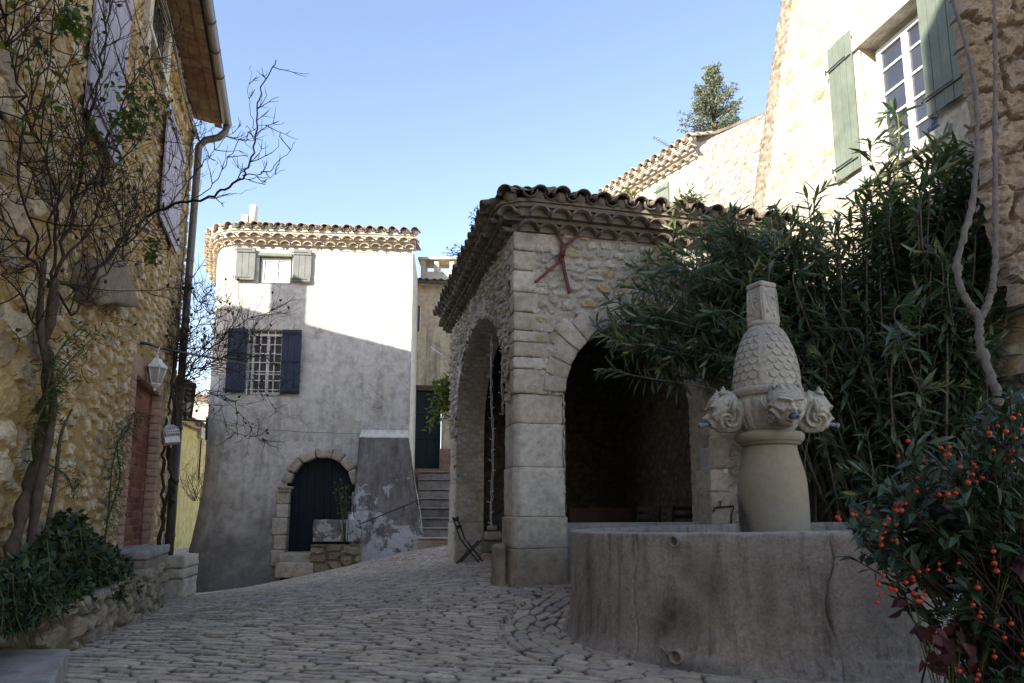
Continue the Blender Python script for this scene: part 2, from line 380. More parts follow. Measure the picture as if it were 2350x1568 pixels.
def m_plaster(name, base, warm, z_lo, z_hi, dark=(.10, .10, .105), amt=.9, streak=.5, cracks=True, edge=(.50, .92)):
    """old render: blotches, rain streaks, grey lichen that thickens towards the foot of the wall, hairline cracks"""
    g = G(name, .93, .15)
    n1 = g.noise(1.1, 6, .62); n2 = g.noise(7, 6, .7); n3 = g.noise(45, 4, .6)
    st = g.noise(1.6, 5, .6, g.mp((2.4, 2.4, .28)))
    c = g.mix(g.ramp(n1, [(.35, 0.), (.7, 1.)]), base, warm)
    c = g.mix(.75, c, g.ramp(n2, [(.25, .6), (.5, .95), (.7, 1.15)]), 'MULTIPLY')
    c = g.mix(.5, c, g.ramp(g.noise(3.1, 7, .7), [(.36, .45), (.52, 1.05)]), 'MULTIPLY')
    sep = g.n('SeparateXYZ', {0: g.tc}).outputs[2]
    hgt = g.n('MapRange', {'Value': sep, 'From Min': z_lo, 'From Max': z_hi, 'To Min': .62, 'To Max': -.28}).outputs[0]
    f = g.math('ADD', hgt, g.math('ADD', g.math('MULTIPLY', n1, .62), g.math('MULTIPLY', n2, .38)))
    c = g.mix(g.math('MULTIPLY', g.ramp(f, [(edge[0], 0.), (edge[1], 1.)]), amt), c, dark)
    c = g.mix(g.math('MULTIPLY', g.ramp(st, [(.53, 0.), (.72, 1.)]), streak), c, dark)
    h = g.math('ADD', g.math('MULTIPLY', n2, .8), g.math('MULTIPLY', n3, .25))
    if cracks:
        w = g.n('Mix', data_type='VECTOR'); w.inputs[0].default_value = .22
        g.l(g.tc, w.inputs[4]); g.l(g.n('TexNoise', {'Vector': g.tc, 'Scale': 2.5, 'Detail': 5}).outputs[1], w.inputs[5])
        vo = g.n('TexVoronoi', {'Vector': w.outputs[1], 'Scale': 1.7}, feature='DISTANCE_TO_EDGE').outputs[0]
        cr = g.math('MULTIPLY', g.ramp(vo, [(.0, 1.), (.012, 0.)]), g.ramp(n1, [(.5, 0.), (.62, 1.)]))
        c = g.mix(g.math('MULTIPLY', cr, .8), c, (.09, .085, .08)); h = g.math('SUBTRACT', h, g.math('MULTIPLY', cr, .8))
    return g.done(c, g.bump(h, .45, .02))

MT = {}
MT['left_wall'] = m_stone('ochre_rubble', (.38, .25, .095), [(.44, .345, .205), (.56, .455, .295), (.63, .53, .37), (.45, .315, .14), (.25, .205, .145), (.57, .47, .32)], dirt=.22, bstr=.8)
MT['loggia'] = m_stone('pale_rubble', (.41, .38, .32), [(.46, .43, .37), (.52, .49, .44), (.34, .31, .26), (.50, .46, .39), (.56, .53, .48), (.42, .34, .22)], dirt=.25, bstr=.8)
MT['dressed'] = m_stone('dressed_limestone', (.4, .38, .33), [(.42, .365, .29), (.50, .445, .365), (.46, .40, .32), (.53, .48, .41)], fine=11, dirt=.5, dcol=(.13, .115, .095))
MT['pierfoot'] = m_stone('weathered_limestone', (.3, .25, .18), [(.30, .245, .165), (.35, .30, .22)], fine=9, dirt=.6, dcol=(.12, .10, .08))
MT['tower'] = m_stone('sunny_rubble', (.55, .48, .36), [(.62, .57, .47), (.66, .62, .54), (.54, .45, .31), (.63, .57, .46), (.68, .64, .57), (.48, .39, .25)], dirt=.12, bstr=.8)
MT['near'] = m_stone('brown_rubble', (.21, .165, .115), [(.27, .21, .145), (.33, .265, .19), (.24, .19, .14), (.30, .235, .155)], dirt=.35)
MT['inner'] = m_stone('shaded_rubble', (.085, .075, .062), [(.11, .098, .08), (.14, .125, .105), (.08, .07, .06), (.125, .11, .088)], dirt=.5)  # rubble colours darkened to deepen the shade inside the arcade
MT['planter'] = m_stone('planter_rubble', (.15, .115, .07), [(.24, .19, .13), (.36, .30, .21), (.20, .17, .14), (.40, .31, .19), (.30, .26, .2)], dirt=.35)
MT['cobble'] = m_stone('cobbles', (.040, .034, .028), [(.50, .405, .305), (.58, .48, .365), (.37, .30, .23), (.64, .54, .42), (.52, .395, .265), (.44, .38, .31)], fine=20, dirt=.3, bstr=.8)
MT['cobble'].node_tree.nodes['Principled BSDF'].inputs['Roughness'].default_value = .52; MT['cobble'].node_tree.nodes['Principled BSDF'].inputs['Specular IOR Level'].default_value = .45
MT['concrete'] = m_stone('worn_concrete', (.3, .28, .24), [(.28, .26, .235), (.33, .305, .275)], fine=8, dirt=.4)
MT['white_render'] = m_plaster('white_render', (.62, .59, .54), (.58, .535, .46), -2.1, 4.2, dark=(.155, .142, .132), amt=.85, streak=.45, edge=(.52, .84))
def m_buttress():
    g = G('stained_buttress', .93, .15); n2 = g.noise(7, 8, .7); n1 = g.noise(2.1, 10, .72); n3 = g.noise(40, 4, .65); sv = g.noise(2.0, 8, .7, g.mp((3, 3, .3)))
    dk = g.mix(g.ramp(sv, [(.38, 0.), (.65, 1.)]), (.135, .122, .115), (.27, .25, .235)); dk = g.mix(.7, dk, g.ramp(n2, [(.3, .65), (.7, 1.25)]), 'MULTIPLY')
    z = g.n('SeparateXYZ', {0: g.tc}).outputs[2]; f = g.math('ADD', g.n('MapRange', {'Value': z, 'From Min': 3.1, 'From Max': .2, 'To Min': -.14, 'To Max': .09}).outputs[0], n1)
    c = g.mix(g.ramp(f, [(.52, 0.), (.545, 1.)]), dk, g.mix(g.ramp(n2, [(.4, 0.), (.6, 1.)]), (.52, .52, .54), (.42, .42, .43)))
    c = g.mix(.5, c, g.ramp(n3, [(.3, .6), (.7, 1.25)]), 'MULTIPLY')
    return g.done(c, g.bump(g.math('ADD', g.math('MULTIPLY', f, 1.2), g.math('MULTIPLY', n3, .4)), .7, .03))
MT['buttress'] = m_buttress()
MT['beige_render'] = m_plaster('beige_render', (.55, .47, .35), (.50, .42, .31), -1.5, 2.8, dark=(.15, .125, .10), streak=.85)
MT['red_render'] = m_plain('red_render', (.25, .16, .13), .95, .1, .4, 9)
MT['yellow_render'] = m_plaster('yellow_render', (.70, .55, .21), (.66, .52, .23), -2.2, 1.2, dark=(.22, .20, .07), streak=.5, cracks=False)
MT['cream_render'] = m_plaster('cream_render', (.70, .63, .50), (.66, .58, .44), -3, 1, cracks=False)
MT['sun_render'] = m_plaster('sun_render', (.70, .66, .58), (.66, .60, .50), -4, 1, streak=.1, cracks=False)
MT['tower_render'] = m_plaster('tower_render', (.70, .66, .58), (.66, .58, .45), -2.5, 2.0, dark=(.3, .26, .2), amt=.5, streak=.25)
MT['tile'] = m_stone('canal_tile', (.5, .45, .36), [(.36, .27, .185), (.44, .36, .26), (.30, .235, .175), (.48, .40, .29), (.34, .29, .23)], fine=14, dirt=.5, dcol=(.10, .09, .08))
MT['old_tile'] = m_stone('lichen_tile', (.35, .31, .26), [(.17, .135, .10), (.21, .18, .145), (.13, .108, .085), (.235, .205, .165), (.16, .14, .12)], fine=14, dirt=.6, dcol=(.07, .065, .06))
MT['soffit'] = m_stone('terracotta_soffit', (.3, .2, .12), [(.33, .20, .115), (.42, .28, .17), (.28, .165, .10), (.45, .32, .20)], fine=9, dirt=.3)
MT['brick'] = m_stone('red_brick', (.28, .19, .13), [(.15, .048, .028), (.20, .07, .04), (.12, .04, .026), (.23, .09, .05)], fine=15, dirt=.25)
MT['pink_stone'] = m_stone('pink_brick', (.4, .3, .22), [(.38, .24, .17), (.44, .29, .21), (.36, .23, .165)], fine=12, dirt=.2)
MT['mortar'] = m_plain('lime_mortar', (.52, .48, .40), .95, .1, .3, 14, bump=.4)
MT['dkmortar'] = m_plain('grey_mortar', (.19, .165, .13), .95, .1, .35, 14, bump=.4)
MT['grey_wood'] = m_wood('grey_shutter', (.17, .175, .165), (.11, .11, .105))
MT['blue_wood'] = m_wood('blue_shutter', (.036, .047, .080), (.08, .095, .13), .4)
MT['green_wood'] = m_wood('green_shutter', (.165, .192, .150), (.25, .27, .22), .6)
MT['lilac_wood'] = m_wood('lilac_shutter', (.38, .35, .42), (.47, .45, .49), .6)
MT['door'] = m_wood('dark_blue_door', (.013, .017, .026), (.022, .027, .038), .4)
MT['green_door'] = m_wood('dark_green_door', (.012, .024, .026), (.02, .034, .034), .4)
MT['white_paint'] = m_plain('white_paint', (.78, .77, .74), .45, .4, .1, 20)
MT['white_metal'] = m_plain('white_metal', (.68, .66, .63), .45, .4, .18, 30)
MT['iron'] = m_plain('dark_iron', (.022, .021, .021), .55, .5, .4, 30, bump=.3)
MT['red_iron'] = m_plain('red_iron', (.115, .022, .020), .6, .4, .35, 25, bump=.4)
MT['zinc'] = m_plain('zinc', (.125, .115, .105), .45, .5, .3, 6, (6, 6, .7), metal=.3)
MT['brown_pipe'] = m_plain('brown_pipe', (.055, .04, .035), .5, .4, .3, 8)
MT['glass'] = m_plain('window_glass', (.045, .047, .06), .05, .8, .2, 3, bump=.02)
MT['blue_glass'] = m_plain('blue_glass', (.10, .14, .27), .08, .8, .3, 3, bump=.05)
MT['curtain'] = m_plain('curtain', (.72, .71, .73), .9, .1, .12, 5, (14, 14, .6), .3)
MT['frost'] = m_plain('frosted_pane', (.33, .32, .31), .35, .4, .12, 6)
MT['bark'] = m_plain('bark', (.085, .060, .043), .9, .15, .45, 20, (1, 1, .35), .7, dist=.015)
MT['greybark'] = m_plain('grey_bark', (.135, .115, .098), .9, .15, .4, 22, (1, 1, .3), .8, dist=.015)
MT['twig'] = m_plain('twig', (.038, .027, .018), .8, .2, .4, 14)
MT['greentwig'] = m_plain('green_twig', (.075, .085, .03), .7, .25, .4, 9)
MT['hip'] = m_plain('rose_hip', (.030, .014, .012), .6, .3, .4, 40)
MT['oleander'] = m_leaf('oleander_leaf', (.045, .074, .050), (.090, .140, .082), (.24, .25, .10), .30, .6, .28)
MT['ivy'] = m_leaf('shrub_leaf', (.015, .035, .016), (.028, .062, .026), (.055, .095, .035), .5, .35)
MT['lime'] = m_leaf('lime_leaf', (.10, .15, .022), (.15, .20, .03), (.26, .26, .035), .55, .3, .3)
MT['rose_leaf'] = m_leaf('rose_leaf', (.035, .065, .015), (.055, .09, .02), (.15, .15, .03), .5, .3, .3)
MT['fern'] = m_leaf('fern_leaf', (.03, .05, .02), (.05, .075, .03), (.075, .10, .04), .6, .2)
MT['conifer'] = m_leaf('conifer_needle', (.085, .11, .08), (.15, .18, .13), (.22, .24, .17), .7, .2)
MT['nightshade'] = m_leaf('berry_leaf', (.014, .032, .018), (.027, .058, .030), (.055, .095, .048), .42, .45)
MT['berry'] = m_plain('red_berry', (.38, .030, .008), .28, .5, .3, 8, bump=0.)
MT['darkred'] = m_leaf('dark_red_leaf', (.025, .006, .008), (.045, .009, .010), (.08, .014, .014), .5, .3)
MT['tinsel'] = m_plain('tinsel', (.7, .7, .75), .15, .6, .1, 5, metal=.9)
MT['soil'] = m_plain('soil', (.05, .035, .022), .95, .1, .4, 20, bump=.8)
MT['statue'] = m_stone('carved_limestone', (.5, .47, .40), [(.40, .37, .31), (.44, .41, .345)], fine=30, dirt=.5, dcol=(.17, .16, .145), bstr=.25)
MT['spout'] = m_plain('blue_spout', (.16, .21, .27), .45, .4, .3, 20)
MT['water'] = m_plain('water', (.02, .03, .03), .04, .6, .1, 4, bump=.1)
MT['tinroof'] = m_plain('dark_eave', (.075, .055, .04), .8, .2, .3, 8)
MT['seat'] = m_plain('perforated_seat', (.30, .29, .27), .6, .3, .3, 60)
MT['bench_wood'] = m_wood('brown_wood', (.085, .05, .033), (.11, .07, .05))
MT['notice'] = m_plain('notice_paper', (.22, .215, .22), .7, .2, .08, 6)
MT['paper'] = m_plain('white_card', (.7, .7, .72), .7, .2, .08, 6)
MT['roughcast'] = m_plain('roughcast', (.30, .25, .19), .95, .1, .45, 9, bump=.9, dist=.03)
# ------------------------------------------------------------------ main facades
FL = Fr(-6.49 + .306 * 10.2, 12.875 - .952 * 10.2, -.306, .952); LL = 10.2; KW = 1.12          # left house, near end to far corner
_c = np.array((.05, 9.5)); _t = np.array((.235, -.972)) / math.hypot(.235, .972)
LF = Fr(*(_c - _t * 6.05), *_t); RF = Fr(.05, 9.5, .972, .235)                   # loggia: left and right facade
WF = Fr(-7.65 * KW, 17.0 * KW, .9962, .0872, KW)                                             # white house front
RW = Fr(8.1 - .242 * 14, 14, .235, -.972)                                      # sunny house on the right
# ------------------------------------------------------------------ ground
FC = np.array((2.87, 7.3)); FR = 2.26                                          # fountain basin
_gp = [(1230, 1352, 9.4), (1040, 1292, 15), (1080, 1296, 13.4), (1300, 1452, 7.4), (1500, 1510, 6.0), (1750, 1555, 5.3), (2050, 1573, 5.0),
       (440, 1363, 18.5), (640, 1336, 18.1), (985, 1262, 17.7), (440, 1300, 22.5), (450, 1245, 29)]
_pl = [FL.px(160, 1500, .60), FL.px(260, 1452, .58), FL.px(330, 1416, .55), FL.px(374, 1396, .5)]       # foot of the planter wall
_gw = [at(*p) for p in _gp] + [FL.v(a, o, z) for (a, z), o in zip(_pl, (.60, .58, .55, .5))] + [Vector(p) for p in ((0, 0, .02), (4, 2, .02), (7, 6, .05), (7, 11, .2), (2.5, 13, .45), (-9, 9, 0), (-11, 22, .1), (0, 26, .6), (-13, 33, .4), (12, 25, .6), (-14, 5, .2), (0, -10, 0), (14, -5, 0))]
_gx = np.array([(p[0], p[1]) for p in _gw]); _gz = np.array([p[2] for p in _gw])
def _U(r): return r * r * np.log(r + 1e-9)
_n = len(_gx); _A = np.zeros((_n + 3, _n + 3)); _D = np.hypot(_gx[:, None, 0] - _gx[None, :, 0], _gx[:, None, 1] - _gx[None, :, 1])
_A[:_n, :_n] = _U(_D) + np.eye(_n) * .02; _A[:_n, _n] = 1; _A[:_n, _n + 1:] = _gx; _A[_n, :_n] = 1; _A[_n + 1:, :_n] = _gx.T
_W = np.linalg.solve(_A, np.concatenate((_gz, (0, 0, 0))))
def gz(x, y):
    x = np.asarray(x, float); y = np.asarray(y, float); r = _W[_n] + _W[_n + 1] * x + _W[_n + 2] * y
    for k in range(_n): r = r + _W[k] * _U(np.hypot(x - _gx[k, 0], y - _gx[k, 1]))
    return r
def cobbles(name, x0, x1, y0, y1, res):
    X, Y = np.meshgrid(np.arange(x0, x1, res), np.arange(y0, y1, res), indexing='ij')
    d = np.hypot(X - FC[0], Y - FC[1]); th = np.arctan2(Y - FC[1], X - FC[0])
    wig = (fbm(X * .8, Y * .8, 3, 3) - .5)
    U = X / .30 + .9 * wig + .3 * (fbm(X * 5, Y * 5, 8, 2) - .5); V = (Y + .10 * X) / .12 + 1.0 * wig + .3 * (fbm(X * 4, Y * 6, 7, 2) - .5)
    ring = d < FR + .72 + .06 * (fbm(th * 9, th * 0, 4, 2) - .5)
    U = np.where(ring, th * (FR + .4) / .30, U); V = np.where(ring, (d - FR) / .145 + 40, V)
    e, r, r2, r3, cx, cy = cells(U, V, 5, .9, 2.8)
    st = sst(.03, .065, e + .06 * (fbm(X * 16, Y * 16, 5, 3) - .5))
    _, ra, rb, rc, fx, fy = cells(U * 1.7 + 3, V * 1.3 + 2, 95, 1., 2.)
    facet = (ra - .5) * fx + (rc - .5) * fy + .3 * (rb - .5)
    Z = gz(X, Y) + 0.024 * st * (.65 + .35 * r2 - .45 * cy + .9 * (r3 - .5) * cy + .6 * (r - .5) * cx + .35 * facet) + .006 * (fbm(X * 8, Y * 9, 2, 4) - .5) + .03 * (fbm(X * .9, Y * .9, 12, 2) - .5)
    Z = Z - .035 * (np.abs(d - FR - .72) < .035)
    return tag(put(name, grid_mesh(np.stack((X, Y, Z), -1), {'rnd': r, 'st': st}), MT['cobble']), kind='structure')
cobbles('cobbled_pavement', -5.6, 3.3, 3.2, 9.4, .015); cobbles('cobbled_pavement', -7.4, 3.3, 9.37, 19.6, .024)
X, Y = np.meshgrid(np.arange(-40, 41, .8), np.arange(-30, 70, .8), indexing='ij')
Zg = gz(np.clip(X, -14, 14), np.clip(Y, -10, 30)) - .06 - .5 * ((X > -6.9) & (X < 2.9) & (Y > 3.8) & (Y < 19))
tag(put('ground', grid_mesh(np.stack((X, Y, Zg), -1), {'rnd': vn(X * 3, Y * 3), 'st': np.ones(X.shape)}), MT['cobble']), kind='structure')
cobbles('alley_pavement', -16, -7.3, 15.4, 33, .05)

# ------------------------------------------------------------------ builders for walls
def sweep(mb, fr, S, prof, r=.5, closed=True, smooth=False):
    """profile [(o, z)...] swept along s positions"""
    S = np.asarray(S, float); k = len(prof); n = len(S)
    V = np.concatenate([fr.pt(S, o, z)[:, None, :] for o, z in prof], 1).reshape(-1, 3)
    m = k if closed else k - 1
    f = [(i * k + j, (i + 1) * k + j, (i + 1) * k + (j + 1) % k, i * k + (j + 1) % k) for i in range(n - 1) for j in range(m)]
    if closed: f += [tuple(range(k)), tuple((n - 1) * k + j for j in range(k - 1, -1, -1))]
    mb.add(V, f, r, smooth)
def genoise(name, fr, s0, s1, z0, rows, parent, mt, mm, pitch=.30, step=.13, rowh=.165, rt=.115, o0=.0, seed=1, cover=True, back=.5, rise=.17):
    """Provencal eaves: rows of canal tiles bedded in mortar, each row further out, and the roof's edge tiles on top"""
    R = random.Random(seed); ti = MB(); mo = MB(); ns = max(2, int((s1 - s0) / .12)); S = np.linspace(s0, s1, ns)
    n = int(round((s1 - s0) / pitch)); pit = (s1 - s0) / n
    for k in range(rows):
        z = z0 + rowh * k; oe = o0 + step * (k + 1)
        for i in range(n + (k % 2)):
            c = s0 + (i + (.5 if k % 2 == 0 else 0)) * pit; c = min(max(c, s0 + .02), s1 - .02)
            j = R.uniform(-.012, .012); dz = R.uniform(-.008, .008)
            ti.halftube(fr.v(c, o0 + step * k - .07, z + dz), fr.v(c + j, oe + R.uniform(-.012, .015), z + dz), (0, 0, 1), rt * .97, rt, .022, 9, R.random(), pit * .5 / rt)
        sweep(mo, fr, S, [(o0 - .12, z - .004), (o0 + step * k + .035, z - .004), (o0 + step * k + .035, z + rt * .97), (o0 - .12, z + rt * .97)])
        sweep(mo, fr, S, [(o0 - .12, z + rt - .006), (oe - .055, z + rt - .004), (oe - .05, z + rowh - .006), (o0 - .12, z + rowh - .006)])
    zt = z0 + rowh * rows; oe = o0 + step * rows + .10
    if cover:
        sweep(mo, fr, S, [(o0 - .12, zt), (oe - .12, zt), (oe - .12, zt + .05), (o0 - .12, zt + .12)])
        for i in range(n + 1):
            c = s0 + i * pit; j = R.uniform(-.02, .02)
            for q in range(3):
                a = oe - q * .36 + R.uniform(-.025, .02); zz = zt + .075 + (oe - a) * rise * 2 + q * .012
                ti.halftube(fr.v(c + j, a - .42, zz + .42 * rise * 2 - .012), fr.v(c + j * .7, a, zz + R.uniform(-.01, .012)), (0, 0, 1), pit * .36, pit * .43, .016, 9, R.random())
                if q == 0: mo.ball(fr.v(c + j, a - .17, zz + .02), .11, .11, .09, 8, 5)
            if i < n:
                for q in range(2):
                    a = oe - .04 - q * .36; zz = zt + .115 + (oe - a) * rise * 2
                    ti.halftube(fr.v(c + pit / 2, a - .42, zz + .42 * rise * 2), fr.v(c + pit / 2, a + R.uniform(-.02, .03), zz), (0, 0, -1), pit * .37, pit * .37, .016, 7, R.random())
    a = ti.build(name, mt, parent); mo.build('eaves_mortar', mm, parent)
    return a
def niche(mb, fr, s0, s1, z0, z1, d, back=True):
    """reveal of a rectangular opening"""
    P = fr.pt; a = [(s0, z0), (s1, z0), (s1, z1), (s0, z1)]
    for i in range(4):
        (p, q), (u, w) = a[i], a[(i + 1) % 4]
        mb.add([P(p, .012, q), P(u, .012, w), P(u, -d, w), P(p, -d, q)], [(0, 3, 2, 1)], .5, False)
    if back: mb.add([P(s, -d, z) for s, z in a], [(0, 1, 2, 3)], .5, False)
def pane(fr, s0, s1, z0, z1, o, parent, nx, nz, fw=.05, bar=.028, mf=None, mg=None, mid=True, name='window'):
    """window frame with glazing bars and its glass"""
    m = MB(); mf = mf or MT['white_paint']; mg = mg or MT['glass']
    m.fbox(fr, s0, s0 + fw, o - .03, o + .03, z0, z1); m.fbox(fr, s1 - fw, s1, o - .03, o + .03, z0, z1)
    m.fbox(fr, s0 + fw, s1 - fw, o - .03, o + .03, z1 - fw, z1); m.fbox(fr, s0 + fw, s1 - fw, o - .03, o + .03, z0, z0 + fw)
    c = (s0 + s1) / 2
    if mid: m.fbox(fr, c - fw * .62, c + fw * .62, o - .027, o + .034, z0 + fw, z1 - fw)
    for i in range(1, nz):
        z = z0 + (z1 - z0) * i / nz; m.fbox(fr, s0 + fw, s1 - fw, o - .015, o + .018, z - bar / 2, z + bar / 2)
    for i in range(1, nx):
        if mid and i * 2 == nx: continue
        a = s0 + (s1 - s0) * i / nx; m.fbox(fr, a - bar / 2, a + bar / 2, o - .012, o + .021, z0 + fw, z1 - fw)
    w = m.build(name, mf, parent)
    g = MB(); g.fbox(fr, s0 + fw * .5, s1 - fw * .5, o - .010, o - .004, z0 + fw * .5, z1 - fw * .5); g.build('pane', mg, w)
    return w
def shutter(fr, s0, s1, z0, z1, o, parent, mat, planks=3, rails=((.12, .09), (.88, .09)), name='shutter', th=.03, seed=0):
    R = random.Random(seed); m = MB(); n = planks
    for i in range(n):
        a = s0 + (s1 - s0) * i / n; b = s0 + (s1 - s0) * (i + 1) / n
        m.fbox(fr, a + .004, b - .004, o, o + th + R.uniform(-.003, .003), z0 + R.uniform(0, .012), z1 - R.uniform(0, .012), R.random())
    for q, h in rails:
        z = z0 + (z1 - z0) * q; m.fbox(fr, s0 + .008, s1 - .008, o + th - .004, o + th + .026, z - h / 2, z + h / 2, R.random())
    sh = m.build(name, mat, parent)
    for q, _ in rails:
        h = MB(); z = z0 + (z1 - z0) * q; h.fbox(fr, s0 - .03, s0 + (s1 - s0) * .8, o + th + .026, o + th + .031, z - .013, z + .013); h.tube([fr.v(s0 - .03, o + th + .028, z - .04), fr.v(s0 - .03, o + th + .028, z + .04)], .013, 6)
        h.build('hinge', MT['iron'], sh)
    return sh
def arch_pts(c, hw, zs, rise, n=24):
    return [(c - hw * math.cos(math.pi * i / n), zs + rise * math.sin(math.pi * i / n)) for i in range(n + 1)]
def reveal(name, fr, prof, d, cw, ch, depth, mat, parent, seed=3, res=.04, o1=0.0):
    """inside face of an opening: profile [(s, z)...] pushed back by d"""
    P = np.array(prof, float); L = np.concatenate(([0], np.cumsum(np.hypot(*np.diff(P, axis=0).T))))
    l = np.arange(0, L[-1] + res, res); l[-1] = L[-1]
    s = np.interp(l, L, P[:, 0]); z = np.interp(l, L, P[:, 1])
    ts = np.gradient(s); tz = np.gradient(z); n = np.hypot(ts, tz); ns, nz = tz / n, -ts / n       # towards the opening
    O = np.linspace(o1, -d, max(3, int(d / res)))
    A, B = np.meshgrid(l, O, indexing='ij')
    e, r, r2, r3, cx, cy = cells(B / cw + .3 * fbm(A, B, 4, 2), A / ch + .3 * fbm(A * 3, B * 3, 5, 2), seed, .7, 3)
    st = sst(.03, .16, e); h = depth * st * (.4 + .6 * r2) + depth * .4 * (fbm(A * 9, B * 9, 6, 3) - .5)
    S = s[:, None] + ns[:, None] * h; Z = z[:, None] + nz[:, None] * h
    return put(name, grid_mesh(fr.pt(S, B, Z), {'rnd': r, 'st': st}), mat, parent)
def voussoirs(mb, fr, c, hw, zs, rise, a0, a1, n, l0, l1, o0, o1, seed):
    R = random.Random(seed); cut = [a0 + (a1 - a0) * i / n + (R.uniform(-.2, .2) * (a1 - a0) / n if 0 < i < n else 0) for i in range(n + 1)]
    for a, b in zip(cut[:-1], cut[1:]):
        ln = R.uniform(l0, l1); g = .012; oo = o1 + R.uniform(-.015, .02)
        da = g / hw
        def q(t, e): return c - (hw + e) * math.cos(t), zs + (rise + e) * math.sin(t)
        A, B, C2, D = q(a + da, -.01), q(b - da, -.01), q(b - da * .6, ln * R.uniform(.85, 1.1)), q(a + da * .6, ln * R.uniform(.85, 1.1))
        mb.stone8([fr.pt(p[0], o, p[1]) for o in (oo, o0) for p in (A, B, C2, D)], R.randint(0, 99), .018, 5, .07, R.random())
# ------------------------------------------------------------------ loggia (arcaded wash house)
L_Z0, L_TOP = -.3, 5.46
arc = thing('arcade_building', 'stone arcade with two round arches and a tiled roof behind the fountain', 'building', RF.v(0, 0, .3))
RC, RH, RZ, RR = 1.85, 1.13, 3.02, 1.12
LC, LHW, LZ, LR = 3.22, 2.36, 3.0, 1.80
def rhole(S, Z): return (np.abs(S - RC) < RH) & (Z < np.where(np.abs(S - RC) < RH, RZ + RR * np.sqrt(np.clip(1 - ((S - RC) / RH) ** 2, 0, 1)), 0)) | (S < .69) & (Z < 3.02) | (S < .26) & (Z > 3)
def lhole(S, Z): return (np.abs(S - LC) < LHW) & (Z < LZ + LR * np.sqrt(np.clip(1 - ((S - LC) / LHW) ** 2, 0, 1))) | ((S > 5.6) | (S < .84)) & (Z < 2.96) | (S > 5.85)
rubble('wall', RF, 0, 4.3, L_Z0, L_TOP + .1, .021, .25, .135, .045, 5, MT['loggia'], arc, rhole, joint=.15, rough=.35, p=2.4)
rubble('wall', LF, 0, 6.05, L_Z0, L_TOP + .1, .026, .24, .12, .07, 6, MT['loggia'], arc, lhole, joint=.1, rough=.3)
reveal('arch_soffit', RF, [(RC - RH, .3), (RC - RH, RZ)] + arch_pts(RC, RH, RZ, RR)[1:] + [(RC + RH, .3)], .55, .3, .15, .02, MT['loggia'], arc)
reveal('arch_soffit', LF, [(LC - LHW, .3), (LC - LHW, LZ)] + arch_pts(LC, LHW, LZ, LR, 40)[1:] + [(LC + LHW, .3)], .58, .26, .105, .022, MT['loggia'], arc, 4, .03)
m = MB()
voussoirs(m, RF, RC, RH, RZ, RR, .03, math.pi * .98, 15, .26, .46, -.1, .035, 4)
m.build('arch_stones', MT['dressed'], arc)
m = MB(); voussoirs(m, LF, LC, LHW, LZ, LR, .0, math.pi, 38, .26, .36, -.1, .035, 9); m.build('arch_stones', MT['loggia'], arc)
# corner pier of dressed blocks, chamfered on the corner
def pier(fr, s0, s1, zs, mats, ch, seed, d=.58):
    for i, (z0, z1, g) in enumerate(zs):
        m = MB(); R = random.Random(seed + i)
        plan = [(s0 - g + ch, .02 + g), (s1 + g - ch * .35, .02 + g), (s1 + g, .02 + g - ch * .35), (s1 + g, -d), (s0 - g, -d), (s0 - g, .02 + g - ch)]
        m.block(plan, z0, z1, seed + i, .011, .06, .016, R.random(), 0, fr); m.build('pier_block', MT[mats[i]], arc)
pier(RF, -.03, .715, [(-.05, .87, .035), (.872, 1.30, .03), (1.303, 1.985, 0.), (1.988, 2.60, -.01), (2.603, 3.02, -.015)], ['pierfoot', 'dressed', 'dressed', 'dressed', 'dressed'], .085, 20)
pier(LF, -.05, .86, [(.2, 1.12, .03), (1.123, 1.95, .01), (1.953, 2.55, 0.), (2.553, 2.93, 0.)], ['dressed'] * 4, .07, 40)
# quoins above the pier
m = MB(); R = random.Random(8); z = 3.03
for i, (h, ln, w) in enumerate([(.36, .52, .2), (.17, .5, .3), (.22, .56, .25), (.17, .48, .33), (.27, .80, .26), (.30, .33, .3), (.33, .42, .3), (.30, .30, .28), (.29, .70, .25)]):
    h = h * 2.40 / 2.41
    m.block([(-.035, .03), (ln, .03), (ln, -.3), (w * .4, -.3), (-.035, -w - .15)], z, z + h - .014, 60 + i, .016, .06, .02, R.random(), 0, RF); z += h
m.build('quoins', MT['dressed'], arc)
# far post of the right arch with big irregular stones
m = MB(); z = .2; R = random.Random(3)
for i, h in enumerate([.55, .42, .5, .34, .48, .4, .36]):
    m.block([(2.96, .05), (3.30 + R.uniform(-.05, .14), .05), (3.40, -.4), (2.96, -.4)], z, z + h - .015, 80 + i, .016, .07, .02, R.random(), 0, RF); z += h
m.build('post', MT['dressed'], arc)
# inside of the wash house
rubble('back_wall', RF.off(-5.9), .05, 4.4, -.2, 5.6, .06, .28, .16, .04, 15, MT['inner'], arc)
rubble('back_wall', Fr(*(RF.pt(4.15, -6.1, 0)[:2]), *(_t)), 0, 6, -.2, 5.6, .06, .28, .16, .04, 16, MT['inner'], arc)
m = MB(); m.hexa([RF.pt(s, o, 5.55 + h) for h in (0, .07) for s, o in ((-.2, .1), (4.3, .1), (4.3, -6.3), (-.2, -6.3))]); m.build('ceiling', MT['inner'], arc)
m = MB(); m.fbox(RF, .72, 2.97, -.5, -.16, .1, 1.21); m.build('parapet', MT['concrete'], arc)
m = MB(); m.fbox(RF, 1.0, 4.2, -6, -.5, .2, .75); m.build('raised_floor', MT['inner'], arc)
